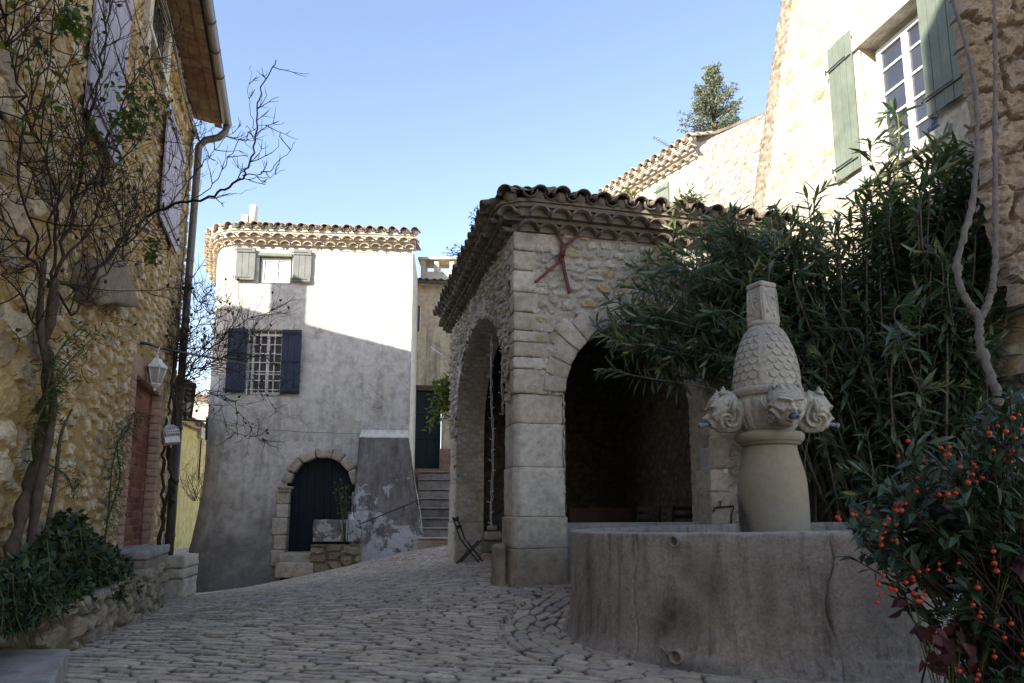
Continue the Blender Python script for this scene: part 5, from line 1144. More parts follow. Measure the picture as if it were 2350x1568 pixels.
# pedestal, bowl, cone
BC = FC; FC = np.array((2.765, 7.3))      # the column stands slightly off the middle of the basin
PY = FC[1]; pu = PY / FPX
def pz(py): return at(1765, py, PY).z
def lathe_np(name, prof, mat, disp=None, n=96, attrs=None, sub=6, lin=False):
    pr = np.array([(h * pu * .935, pz(y)) for y, h in prof]); L = np.arange(len(pr)); q = np.linspace(0, len(pr) - 1, (len(pr) - 1) * sub + 1)
    r = np.interp(q, L, pr[:, 0]); z = np.interp(q, L, pr[:, 1])
    if not lin:
        k = np.array((.25, .5, .25)); 
        for _ in range(3): r[1:-1] = np.convolve(r, k, 'valid'); z[1:-1] = np.convolve(z, k, 'valid')
    a = np.arange(n) * 2 * math.pi / n; A, Rr = np.meshgrid(a, r, indexing='ij'); Z = np.broadcast_to(z, A.shape)
    d = disp(A, Z, Rr) if disp is not None else 0
    Rr = Rr + d + .008 * (fbm(np.cos(A) * 3 + 9, Z * 5 + np.sin(A) * 3, 5, 4) - .5)
    rn = fbm(np.cos(A) * 2, Z * 2, 3, 2)
    return put(name, grid_mesh(np.stack((FC[0] + Rr * np.cos(A), FC[1] + Rr * np.sin(A), Z), -1), {'rnd': rn, 'st': np.ones(A.shape), **(attrs(A, Z) if attrs else {})}, close=True, flip=True), mat, fo)
def m_ped():
    g = G('pedestal_limestone', .85, .25); n1 = g.noise(14, 6, .65); n2 = g.noise(1.8, 4)
    c = g.mix(g.ramp(n2, [(.35, 0.), (.65, 1.)]), (.33, .27, .18), (.30, .27, .215)); c = g.mix(.6, c, g.ramp(n1, [(.3, .8), (.7, 1.15)]), 'MULTIPLY')
    c = g.mix(g.math('MULTIPLY', g.attr('stain'), g.ramp(g.noise(6, 5), [(.3, .5), (.6, 1.)])), c, (.055, .052, .055))
    return g.done(c, g.bump(n1, .3, .01))
MT['pedestal'] = m_ped()
ta = rad(-111 - 52)
def pst(A, Z): return {'stain': np.clip(np.exp(-(np.angle(np.exp(1j * (A - ta - 1.2 * (pz(1215) - Z)))) * .38 / .11) ** 2) * sst(pz(1105), pz(1190), Z) * 1.3 * (.4 + 1.1 * fbm(np.cos(A) * 6, Z * 6 + np.sin(A) * 6, 3, 4)), 0, .95)}
lathe_np('pedestal', [(1240, 79), (1207, 80.5), (1169, 81.5), (1130, 81), (1110, 80), (1092, 77), (1070, 72), (1053, 67), (1038, 63), (1022, 61)], MT['pedestal'], None, 96, pst)
lathe_np('collar', [(1026, 60), (1023, 69), (1018, 72), (1015, 77), (1008, 80.5), (1001, 80.5), (996, 77), (994, 70), (990, 58)], MT['pedestal'], None, 72, pst)
def gad(A, Z, Rr): return (.022 * np.abs(np.sin(A * 9)) ** .6 - .012) * sst(pz(992), pz(975), Z) * (1 - sst(pz(926), pz(918), Z))
lathe_np('bowl', [(994, 50), (990, 58), (982, 64), (968, 70), (950, 74.5), (935, 77), (926, 77), (920, 75), (914, 75)], MT['statue'], gad, 216, None, 8)
lathe_np('bowl_rim', [(915, 74), (913, 80), (908, 82.5), (904, 84.5), (898, 84.5), (894, 81), (892, 74), (891, 70)], MT['statue'], None, 96)
def scales(A, Z, Rr):
    rowh = .080; v = (pz(752) - Z) / rowh; n = 20; a = (A + .9) / (2 * math.pi) * n
    h = np.full(A.shape, .5)
    for k in (0, 1):
        jj = np.floor(v) - k; vv = v - jj; uu = (a + .5 * (jj % 2)) % 1 - .5; lim = 1 + .8 * np.sqrt(np.clip(1 - (2 * uu) ** 2, 0, 1))
        ins = vv < lim; h = np.where(ins, .15 + .85 * (vv / lim) ** 1.5, h)
    band = np.abs(((A - (-2.02)) % (math.pi / 2.) + math.pi / 4) % (math.pi / 2) - math.pi / 4) * Rr < .042
    h = np.where(band, .85, h)
    return .022 * h * sst(pz(752), pz(765), Z)
lathe_np('pine_cone', [(893, 75), (877, 75.5), (861, 75), (842, 72.5), (823, 68.5), (804, 62.5), (785, 54.5), (768, 45), (756, 37.5), (750, 34.5)], MT['statue'], scales, 480, None, 24)
lathe_np('neck_ring', [(753, 33), (752, 37), (748, 39), (744, 38.5), (741, 36), (739, 30)], MT['statue'], None, 48)
rot = rad(24); m = MB()
def sq(h, a=rot): return [(FC[0] + h * math.cos(a + math.pi / 4 + i * math.pi / 2), FC[1] + h * math.sin(a + math.pi / 4 + i * math.pi / 2)) for i in range(4)]
m.block(sq(.178), pz(744), pz(664), 3, .012, .035, .018, .5, .11); m.block(sq(.160), pz(665), pz(653), 4, .012, .035, .014, .6); fb = m
for i in range(4):
    a = rot + i * math.pi / 2; c, s = math.cos(a), math.sin(a); x = Vector((-s, c, 0)); n = Vector((c, s, 0)); o = Vector((FC[0], FC[1], 0)) + n * .122
    zz = lambda f: pz(744) + (pz(664) - pz(744)) * f
    def Q(u, f): return o + x * u - n * (.012 * f) + Vector((0, 0, zz(f)))
    m.tube([Q(-.095, .92), Q(-.1, .5), Q(-.105, .06)], .011, 6); m.tube([Q(.095, .92), Q(.1, .5), Q(.105, .06)], .011, 6)
    m.tube([Q(.015 + (.05 - .012 * t) * math.cos(t), .62 + .11 * math.sin(t) * (1 - .1 * t)) for t in np.linspace(0, 4.2, 14)], .010, 6); m.tube([Q(-.05, .85), Q(-.02, .45), Q(.02, .32), Q(.05, .14)], .010, 6); m.ball(Q(-.045, .30), .022, .022, .03)
m.build('finial', MT['statue'], fo)
# four horned heads
def head(ang, idx):
    U, W = 170, 140; ph = np.arange(U) * 2 * math.pi / U; t_ = np.linspace(.001, math.pi - .001, W); A, B = np.meshgrid(ph, t_, indexing='ij')
    x = np.sin(B) * np.cos(A); y = np.sin(B) * np.sin(A); z = np.cos(B)            # x faces out, y to the side, z up
    pw = lambda v, e: np.sign(v) * np.abs(v) ** e
    X, Y, Z = .165 * pw(x, .62), .170 * pw(y, .88), .220 * pw(z, .88)
    Y = Y * (1 - .20 * np.clip(-Z / .22, 0, 1)); aY = np.abs(Y); m_ = sst(.02, .35, x)
    ge = lambda v, sg: np.exp(-(v / sg) ** 2)
    d = -.30 * np.clip(Z - .10, 0, 1)
    for k_, (off, am, sg) in enumerate(((0, .046, .017), (.036, .016, .009), (.062, .014, .009), (.088, .010, .009))):
        d = d + am * ge(Z - (.052 + .34 * aY + off - 1.2 * aY ** 2), sg) * sst(.150, .115, aY) * (1 if k_ else sst(.0, .02, aY) * .6 + .4)
    ey, ez_ = aY - .068, Z - .022; re = np.hypot(ey, ez_ * 1.25)
    d = d - .034 * ge(ey, .045) * ge(ez_, .030) + .95 * np.sqrt(np.clip(.030 ** 2 - re ** 2, 0, 1)) + .012 * ge(re - .034, .006) - .010 * ge(re - .011, .004)
    d = d + .052 * ge(Y, .020 + .10 * np.clip(.06 - Z, 0, .1)) * sst(.085, -.03, Z) * sst(-.062, -.048, Z) + .040 * ge(Y, .034) * ge(Z + .030, .022) + .030 * ge(aY - .034, .015) * ge(Z + .036, .016)
    d = d + .034 * ge(aY - .100, .042) * ge(Z + .030, .042) - .020 * ge(aY - .052 + .45 * (Z + .035), .010) * sst(-.13, -.10, Z) * sst(-.02, -.04, Z)
    rm = np.hypot(Y, (Z + .105) * 1.1); d = d + .046 * ge(rm - .045, .016) - .075 * ge(rm, .026) + .016 * ge(aY - .03, .02) * ge(Z + .062, .012)
    d = (d + .030 * ge(Y, .05) * ge(Z + .185, .03)) * m_
    Pt = np.stack((X + d, Y, Z), -1); nx = np.stack((x, y, z), -1)
    rs = np.hypot(X - .02, (Z + .09) * 1.0); an2 = np.arctan2(Z + .09, X - .02)
    q = sst(.50, .80, np.abs(y)) * sst(.02, -.06, Z) + sst(.25, -.15, x) * sst(.12, .0, Z) * .9
    d2 = .017 * q * np.sin(3 * an2 * np.sign(1) + rs * 95) + .010 * sst(.12, .17, Z) * np.sin(Y * 85 + 6 * np.sin(Z * 20 + X * 12)) + .005 * (fbm(A * 4, B * 6, 5 + idx, 3) - .5)
    Pt = Pt + nx * d2[..., None]; tc, tsn = math.cos(.16), math.sin(.16)
    Pt = np.stack((Pt[..., 0] * tc + Pt[..., 2] * tsn, Pt[..., 1], Pt[..., 2] * tc - Pt[..., 0] * tsn), -1)
    c, s = math.cos(ang), math.sin(ang); R3 = np.array(((c, -s, 0), (s, c, 0), (0, 0, 1)))
    o = np.array((FC[0] + .465 * c, FC[1] + .465 * s, pz(946)))
    w = lambda p: o + 1.0 * np.asarray(p) @ R3.T
    me_P = w(Pt); m = MB(); idxs = np.arange(U * W).reshape(U, W); idxs = np.vstack((idxs, idxs[:1]))
    m.addn(me_P.reshape(-1, 3), np.stack((idxs[:-1, :-1], idxs[:-1, 1:], idxs[1:, 1:], idxs[1:, :-1]), -1).reshape(-1, 4), (fbm(A * 2, B * 2, 3, 2)))
    for sg in (-1, 1):
        V = [w((-.02 - .035 * e + .0, sg * (.165 + .035 * math.sin(math.pi * e) + .03 * e), -.03 + .15 * e)) for e in np.linspace(0, 1, 7)]; m.tube(V, [.016, .026, .030, .028, .022, .014, .004], 8)
        V = [w((.02 - .035 * e, sg * (.16 + .025 * math.sin(math.pi * e) + .03 * e), -.02 + .13 * e)) for e in np.linspace(0, 1, 7)]; m.tube(V, [.009] * 6 + [.004], 6)
        V = [w((.045 + (.05 - .028 * e) * math.cos(2 * math.pi * 2.6 * e) * (1 - e) * .6, sg * (.115 + (.045 * (1 - e)) * math.sin(2 * math.pi * 2.6 * e) * .6), .185 + .075 * e)) for e in np.linspace(0, 1, 30)]; m.tube(V, np.linspace(.024, .008, 30), 7)
    m.tube([w((-.32, 0, .02)), w((0, 0, .0))], .14, 12)
    h = m.build('mascaron_head', MT['statue'], fo)
    m = MB(); m.tube([w((.12, 0, -.118)), w((.285, 0, -.150))], .024, 10); m.tube([w((.255, 0, -.144)), w((.287, 0, -.1505))], .030, 10); sp_ = m.build('spout', MT['spout'], h)
    m = MB(); m.tube([w((.28, 0, -.149)), w((.2885, 0, -.1508))], .016, 8); m.build('spout_hole', MT['iron'], h)
for i, a in enumerate((0, -90, 90, 180)): head(rad(-90 + a), i)
# ------------------------------------------------------------------ plants
def V3(a): return np.asarray(a, float)
def unit(a): return a / (np.linalg.norm(a, axis=-1, keepdims=True) + 1e-12)
def leaves(mb, pos, d, nrm, L, W, r, curl=.15, fold=.25, shape=(.30, 1., .62, .78)):
    """many leaf blades: base points, directions, upward normals, lengths, widths, random numbers"""
    pos, d, nrm = V3(pos), unit(V3(d)), V3(nrm); x = unit(np.cross(d, nrm)); n = np.cross(x, d)
    L = np.broadcast_to(L, len(pos))[:, None]; W = np.broadcast_to(W, len(pos))[:, None] / 2
    t1, w1, t2, w2 = shape; P = [pos]
    for t, w in ((t1, w1), (t2, w2)):
        c = pos + d * L * t - n * L * curl * t * t
        P += [c - x * W * w + n * W * fold, c, c + x * W * w + n * W * fold]
    P.append(pos + d * L - n * L * curl)
    V = np.stack(P, 1); N = len(pos); o = (np.arange(N) * 8)[:, None] + mb.c
    tri = np.array([(0, 2, 1), (0, 3, 2), (4, 5, 7), (5, 6, 7)]); qd = np.array([(1, 2, 5, 4), (2, 3, 6, 5)])
    for f in (tri, qd): q = (o[:, :, None] + f[None]).reshape(-1, f.shape[1]); mb.f.extend(q.tolist()); mb.mi.extend([mb.m] * len(q)); mb.sm.extend([True] * len(q))
    mb.v.append(V.reshape(-1, 3)); mb.r.append(np.repeat(np.asarray(r, float), 8)); mb.c += N * 8
def inpoly(x, y, P):
    c = False; j = len(P) - 1
    for i in range(len(P)):
        if (P[i][1] > y) != (P[j][1] > y) and x < (P[j][0] - P[i][0]) * (y - P[i][1]) / (P[j][1] - P[i][1]) + P[i][0]: c = not c
        j = i
    return c
def sample(P, R):
    xs = [p[0] for p in P]; ys = [p[1] for p in P]
    while True:
        x, y = R.uniform(min(xs), max(xs)), R.uniform(min(ys), max(ys))
        if inpoly(x, y, P): return x, y
def spline(pts, n):
    P = V3([tuple(p) for p in pts]); k = len(P); t = np.linspace(0, k - 1, n); out = []
    for q in t:
        i = min(int(q), k - 2); f = q - i; a, b = P[i], P[i + 1]; a0 = P[max(i - 1, 0)]; b1 = P[min(i + 2, k - 1)]
        m0, m1 = (b - a0) / 2, (b1 - a) / 2; out.append((2 * f ** 3 - 3 * f * f + 1) * a + (f ** 3 - 2 * f * f + f) * m0 + (-2 * f ** 3 + 3 * f * f) * b + (f ** 3 - f * f) * m1)
    return np.array(out)
def grow(mb, p, d, L, r, gen, R, up=.25, wig=.35, tips=None, nsub=(2, 4), sub=.55, pts=None):
    """bare twig with side shoots"""
    n = max(4, int(L / .09)); P = [V3(p)]; d = unit(V3(d))
    for i in range(n):
        d = unit(d + V3((R.gauss(0, wig), R.gauss(0, wig), R.gauss(0, wig) + up)) * .35); P.append(P[-1] + d * L / n)
    mb.tube(P, np.linspace(r, r * .45, len(P)), 4, R.random())
    if tips is not None and gen == 0: tips.append(P[-1])
    if pts is not None: pts.append((P[len(P) // 2], d))
    if gen > 0:
        for k in range(R.randint(*nsub)):
            i = R.randint(1, n); s = unit(np.cross(d, V3((R.gauss(0, 1), R.gauss(0, 1), R.gauss(0, 1)))))
            grow(mb, P[i], unit(P[min(i + 1, n)] - P[i - 1]) * .75 + s * .7, L * sub * R.uniform(.5, 1.15), r * .62, gen - 1, R, up, wig, tips, nsub, sub, pts)
def limb(mb, pts, r0, r1, R, wob=.02, n=None, side=6, L=.6, r=.006, gen=1, tips=None, up=.3, start=.15, pts_out=None, flat=None):
    n = n or len(pts) * 5; P = spline(pts, n); P[1:-1] += V3([[R.gauss(0, wob) for _ in range(3)] for _ in range(n - 2)]); mb.tube(P, np.linspace(r0, r1, n), 7, R.random())
    for k in range(side):
        i = R.randint(int(n * start), n - 2); t = unit(P[i + 1] - P[i]); s = unit(np.cross(t, V3((R.gauss(0, 1), R.gauss(0, 1), R.gauss(0, 1)))))
        if flat is not None: s = unit(s - flat * (s @ flat) * .75)
        grow(mb, P[i], t * .6 + s * .8, L * R.uniform(.4, 1.2), r, gen, R, up, .35, tips, (2, 4), .55, pts_out)
    return P
def hips(root, tips, R, n, mat, name='rose_hip', r=.016):
    me = None; R.shuffle(tips)
    for i, p in enumerate(tips[:n]):
        if me is None:
            m = MB(); m.ball((0, 0, 0), r, r, r * 1.15, 7, 5)
            for k in range(5): a = k * 1.256; m.tube([(0, 0, r), (r * .9 * math.cos(a), r * .9 * math.sin(a), r * 1.6)], r * .16, 3)
            me = m.mesh(); me.materials.append(mat)
        o = link(bpy.data.objects.new(name, me)); o.parent = root; o.location = Vector(p) - root.location; o.rotation_euler = (R.uniform(-1, 1), R.uniform(-1, 1), 0)
def scatter_leaves(pts, R, per, L, W, spread=.03, up=.4, **kw):
    pos, d, n, Ls, rn = [], [], [], [], []
    for p, dd in pts:
        for _ in range(per):
            pos.append(V3(p) + V3((R.gauss(0, spread), R.gauss(0, spread), R.gauss(0, spread)))); d.append((R.gauss(0, 1), R.gauss(0, 1), R.gauss(0, .6) + up * 0)); n.append((R.gauss(0, .5), R.gauss(0, .5) - .3, 1)); Ls.append(L * R.uniform(.6, 1.25)); rn.append(R.random())
    return pos, d, n, np.array(Ls), np.array(Ls) * W, rn
nF = V3((FL.n[0], FL.n[1], 0))
def fo_(pts): return [V3(fp(*p)) for p in pts]

# climbing rose on the left house
R = random.Random(21)
rose = thing('climbing_rose', 'big bare climbing rose with many thorny stems and dark hips against the ochre wall', 'climbing plant', fp(45, 1290, .28))
m = MB(); tips = []; lp = []
A_ = [(20, 1300, .30), (55, 1160, .26), (85, 1040, .2), (105, 900, .2), (112, 760, .22), (125, 640, .25)]
P = spline(fo_(A_), 30); P[1:-1] += V3([[R.gauss(0, .012) for _ in range(3)] for _ in range(28)]); m.tube(P, np.linspace(.050, .038, 30) * (1 + .12 * V3([R.gauss(0, 1) for _ in range(30)])), 9)
P = spline(fo_([(62, 1300, .34), (90, 1120, .34), (120, 960, .3), (118, 880, .28), (92, 760, .22), (100, 600, .25)]), 26); m.tube(P, np.linspace(.038, .028, 26) * (1 + .12 * V3([R.gauss(0, 1) for _ in range(26)])), 8)
P = spline(fo_([(95, 1280, .4), (125, 1120, .38), (140, 1000, .3), (165, 940, .25)]), 16); m.tube(P, np.linspace(.02, .010, 16), 6)
m.build('trunk', MT['bark'], rose)
m = MB()
for pts, r, sd, L in (
    ([(125, 640, .25), (190, 660, .3), (262, 572, .42), (300, 520, .5), (350, 490, .6)], .034, 12, .8),
    ([(122, 650, .25), (170, 720, .3), (235, 640, .4), (300, 575, .5), (345, 530, .5)], .020, 8, .5),
    ([(125, 640, .25), (170, 470, .3), (190, 350, .4), (215, 230, .45), (240, 100, .5), (255, -20, .5)], .026, 22, .7),
    ([(110, 660, .25), (60, 560, .25), (0, 500, .25), (-60, 420, .25)], .022, 12, .6),
    ([(130, 620, .25), (230, 480, .35), (232, 350, .4), (280, 250, .45), (330, 150, .5), (420, 60, .55)], .022, 22, .7),
    ([(190, 640, .3), (330, 520, .4), (420, 430, .45), (440, 330, .5), (455, 260, .5)], .020, 18, .6),
    ([(120, 640, .25), (130, 500, .3), (110, 380, .35), (60, 250, .35), (20, 120, .35), (0, 0, .3)], .022, 20, .7),
    ([(100, 600, .25), (40, 380, .3), (90, 200, .35), (140, 60, .35), (170, -40, .4)], .016, 14, .6),
    ([(100, 600, .22), (150, 430, .4), (250, 400, .45), (330, 300, .5), (360, 200, .5)], .016, 16, .6),
    ([(235, 480, .35), (330, 440, .4), (400, 370, .5), (410, 300, .5)], .014, 12, .5),
    ([(95, 770, .22), (20, 640, .25), (-40, 560, .25)], .014, 6, .5)):
    limb(m, fo_(pts), r * .60, r * .22, R, .016, None, int(sd * 1.7), L * .9, .0062, 2, tips, .35, .12, lp, nF)
Q = lambda px, py, Y: V3(at(px, py, Y))
y0 = fp(350, 490, .6).y
for pts, r, sd, L in (
    ([V3(fp(340, 497, .58)), Q(400, 470, y0 - .6), Q(470, 455, y0 - .9), Q(520, 432, y0 - 1.0), Q(560, 400, y0 - 1.05), Q(582, 345, y0 - 1.1), Q(590, 265, y0 - 1.1), Q(604, 200, y0 - 1.1), Q(633, 138, y0 - 1.1)], .024, 11, .30),
    ([Q(556, 403, y0 - 1.05), Q(600, 398, y0 - 1.1), Q(640, 372, y0 - 1.15), Q(678, 326, y0 - 1.2)], .010, 3, .16),
    ([Q(548, 408, y0 - 1.0), Q(600, 408, y0 - 1.05), Q(655, 390, y0 - 1.1)], .008, 3, .16),
    ([Q(430, 465, y0 - .8), Q(490, 420, y0 - .9), Q(540, 340, y0 - .9), Q(575, 300, y0 - 1.), Q(638, 280, y0 - 1.05)], .009, 6, .22),
    ([Q(420, 465, y0 - .7), Q(440, 400, y0 - .8), Q(490, 350, y0 - .85), Q(540, 290, y0 - .9)], .010, 9, .25),
    ([Q(470, 455, y0 - .9), Q(520, 450, y0 - 1), Q(590, 430, y0 - 1.05)], .006, 3, .15),
    ([Q(586, 300, y0 - 1.1), Q(570, 230, y0 - 1.1), Q(578, 150, y0 - 1.1)], .006, 2, .12)):
    limb(m, pts, r * .62, r * .2, R, .010, None, sd, L, .0055, 1, tips, .25, .25)
m.build('branch', MT['twig'], rose)
hips(rose, tips, R, 70, MT['hip'])
m = MB(); pos, d, n, Ls, Ws, rn = [], [], [], [], [], []
for cx, cy, sp, k, o in ((300, 260, 50, 60, .5), (330, 250, 70, 60, .5), (160, 60, 20, 26, .5), (175, 30, 25, 20, .5), (345, 590, 14, 22, .35), (350, 560, 12, 14, .4), (120, 230, 90, 18, .4), (270, 330, 70, 22, .45), (60, 60, 60, 12, .3), (300, 400, 60, 12, .5)):
    for _ in range(k):
        p = V3(fp(R.gauss(cx, sp * .6), R.gauss(cy, sp * .6), o + R.uniform(-.15, .15)))
        for _ in range(3): pos.append(p + V3([R.gauss(0, .03) for _ in range(3)])); d.append((R.gauss(0, 1), R.gauss(0, 1), R.gauss(-.4, .6))); n.append((R.gauss(0, .6), R.gauss(-.3, .5), .8)); Ls.append(R.uniform(.05, .085)); rn.append(min(1, max(0, R.gauss(.45, .3))))
Ls = np.array(Ls); leaves(m, pos, d, n, Ls, Ls * .6, rn); m.build('foliage', MT['rose_leaf'], rose)

# rambler by the downpipe, arching over the alley
R = random.Random(33); rb = thing('rambling_rose', 'dark leafless rambler beside the downpipe arching in front of the white house', 'climbing plant', at(372, 1250, 11.6))
m = MB(); tips = []
for pts, r in (([(366, 1256, 11.4), (380, 1170, 11.4), (394, 1100, 11.5), (385, 1040, 11.6), (396, 960, 11.7), (398, 880, 11.8), (402, 800, 12.)], .032), ([(392, 1165, 11.4), (399, 1130, 11.4), (390, 1060, 11.5), (402, 1000, 11.6), (404, 900, 11.8)], .035), ([(375, 1220, 11.4), (372, 1100, 11.5), (380, 980, 11.6), (392, 900, 11.7)], .026)):
    P = spline([Q(*p) for p in pts], 26); P[1:-1] += V3([[R.gauss(0, .018) for _ in range(3)] for _ in range(24)]); m.tube(P, np.linspace(r, r * .7, 26) * (1 + .1 * V3([R.gauss(0, 1) for _ in range(26)])), 8)
m.build('trunk', MT['twig'], rb)
m = MB()
for pts, r, sd, L in (
    ([(398, 900, 11.8), (440, 838, 12.2), (500, 790, 12.8), (560, 735, 13.5), (630, 715, 14.)], .020, 34, .75),
    ([(400, 850, 11.8), (430, 780, 12.1), (475, 725, 12.6), (520, 690, 13.)], .016, 26, .7),
    ([(400, 890, 11.8), (450, 845, 12.4), (520, 845, 13.2), (600, 890, 14), (635, 950, 14.2)], .014, 22, .6),
    ([(402, 945, 11.8), (470, 900, 12.6), (540, 925, 13.2), (580, 990, 13.6), (612, 1016, 13.8)], .014, 16, .5),
    ([(404, 820, 12), (418, 720, 12.2), (440, 630, 12.4)], .010, 22, .6), ([(402, 840, 11.9), (440, 730, 12.3), (480, 650, 12.8)], .010, 22, .6),
    ([(404, 900, 11.9), (480, 838, 12.8), (545, 815, 13.4), (620, 828, 14), (652, 885, 14.2)], .012, 22, .55),
    ([(400, 840, 11.9), (380, 740, 11.7), (372, 640, 11.6), (362, 560, 11.5)], .010, 26, .6),
    ([(402, 900, 11.8), (430, 870, 12.2), (500, 830, 12.8), (570, 780, 13.2)], .018, 22, .6),
    ([(402, 880, 11.8), (470, 790, 12.4), (540, 760, 13), (600, 770, 13.5)], .012, 26, .6),
    ([(404, 960, 11.8), (440, 930, 12.2), (480, 935, 12.6), (520, 980, 13.0), (545, 1000, 13.1)], .010, 12, .4)):
    limb(m, [Q(*p) for p in pts], r * .85, r * .3, R, .03, None, int(sd * 1.7), L, .0068, 1, tips, .3, .1)
m.build('branch', MT['twig'], rb); hips(rb, tips, R, 70, MT['hip'], r=.026)

# ferny climber and wisps on the wall
R = random.Random(5); fc_ = thing('feathery_climber', 'feathery green climber trailing up the ochre wall beside the brick doorway', 'climbing plant', fp(245, 1250, .12))
m = MB(); lf = MB(); pos, d, n, Ls, rn = [], [], [], [], []
for pts, k in (([(240, 1250, .1), (250, 1160, .12), (258, 1070, .14), (280, 990, .16), (318, 948, .2)], 520), ([(245, 1200, .12), (275, 1100, .18), (270, 1020, .18), (300, 960, .2)], 300), ([(105, 1000, .25), (110, 880, .3), (140, 800, .35), (200, 740, .4)], 300), ([(95, 1120, .2), (75, 1000, .25), (120, 900, .3), (170, 850, .35)], 240), ([(110, 900, .3), (160, 830, .4), (230, 760, .4)], 120), ([(100, 1060, .2), (150, 1090, .2), (170, 1130, .2)], 100)):
    P = spline(fo_(pts), 30); m.tube(P, np.linspace(.012, .005, 30), 5)
    for _ in range(k):
        i = R.randint(2, 28); p = P[i] + V3([R.gauss(0, .055) for _ in range(3)]); p += nF * .03; pos.append(p); d.append((R.gauss(0, 1), R.gauss(0, 1), R.gauss(-.1, .8))); n.append((R.gauss(0, 1), R.gauss(0, 1), 1)); Ls.append(R.uniform(.05, .11)); rn.append(R.random())
m.build('stem', MT['greentwig'], fc_); leaves(lf, pos, d, n, np.array(Ls), .010, rn); lf.build('foliage', MT['fern'], fc_)

# low shrub in the planter
R = random.Random(6); sh = thing('leafy_shrub', 'dense low dark green shrub filling the stone planter', 'shrub', fp(150, 1370, .4))
Pg = [(-60, 1330), (0, 1290), (70, 1262), (105, 1210), (135, 1180), (180, 1172), (205, 1222), (250, 1250), (290, 1280), (318, 1325), (330, 1352), (290, 1372), (150, 1385), (0, 1398), (-60, 1410)]
pos, d, n, Ls, rn = [], [], [], [], []; m = MB(); lf = MB()
for k in range(760):
    x, y = sample(Pg, R); o = R.uniform(.08, .62); c = V3(fp(x, y, o)); b = c.copy(); b[2] = max(zt - .1, c[2] - R.uniform(.1, .4)); b[:2] += [R.gauss(0, .08), R.gauss(0, .08)]
    m.tube([b, (b + c) / 2 + V3((R.gauss(0, .03), R.gauss(0, .03), .02)), c], .004, 4)
    ax = unit(c - b)
    for j in range(12):
        p = b + (c - b) * R.uniform(.35, 1.05); s = V3([R.gauss(0, 1) for _ in range(3)]); pos.append(p); d.append(ax * .3 + s * .7 + nF * .25); n.append(V3((R.gauss(0, .4), R.gauss(0, .4), 1)) + nF * .3); Ls.append(R.uniform(.04, .085)); rn.append(R.random() ** 1.3)
Ls = np.array(Ls); leaves(lf, pos, d, n, Ls, Ls * .68, rn, .2, .15, (.3, 1., .65, .85)); m.build('stem', MT['greentwig'], sh); lf.build('foliage', MT['ivy'], sh)

# oleanders
OP = [(1378, 730), (1430, 640), (1500, 560), (1545, 500), (1620, 500), (1700, 505), (1780, 490), (1850, 470), (1890, 540), (1930, 440), (1990, 420), (2030, 300), (2080, 400), (2130, 350), (2170, 330), (2230, 360), (2262, 470), (2300, 560), (2310, 760), (2320, 900), (2270, 1060), (2140, 1120), (1960, 1160), (1870, 1090), (1880, 960), (1800, 860), (1700, 890), (1620, 860), (1560, 880), (1480, 850), (1430, 800)]
tops = [(2030, 268), (2172, 308), (1933, 415), (1850, 450), (2078, 395), (2110, 345), (1548, 480), (1700, 490), (1445, 612), (1366, 738), (1400, 800), (1985, 470), (2232, 330), (1775, 478), (2050, 310), (1640, 505), (1395, 830)]
bases = [(3.75, 10.0), (4.25, 9.75), (4.75, 9.6), (5.1, 9.3), (5.45, 8.9)]
ol = [thing('oleander', lab, 'shrub', (*bases[i], float(gz(*bases[i]))), 'oleanders behind the fountain') for i, lab in ((0, 'oleander hanging its branches in front of the dark arch'), (2, 'oleander rising directly behind the stone pine cone'), (4, 'tallest oleander under the green shuttered window'))]
R = random.Random(77); acc = [([], [], [], [], []) for _ in ol]; stems = [MB() for _ in ol]
tp_ = [(x, y) for x, y in tops] + [sample(OP, R) for _ in range(320)] + [sample([(1600, 500), (1900, 480), (1930, 900), (1850, 980), (1800, 850), (1620, 850)], R) for _ in range(80)]
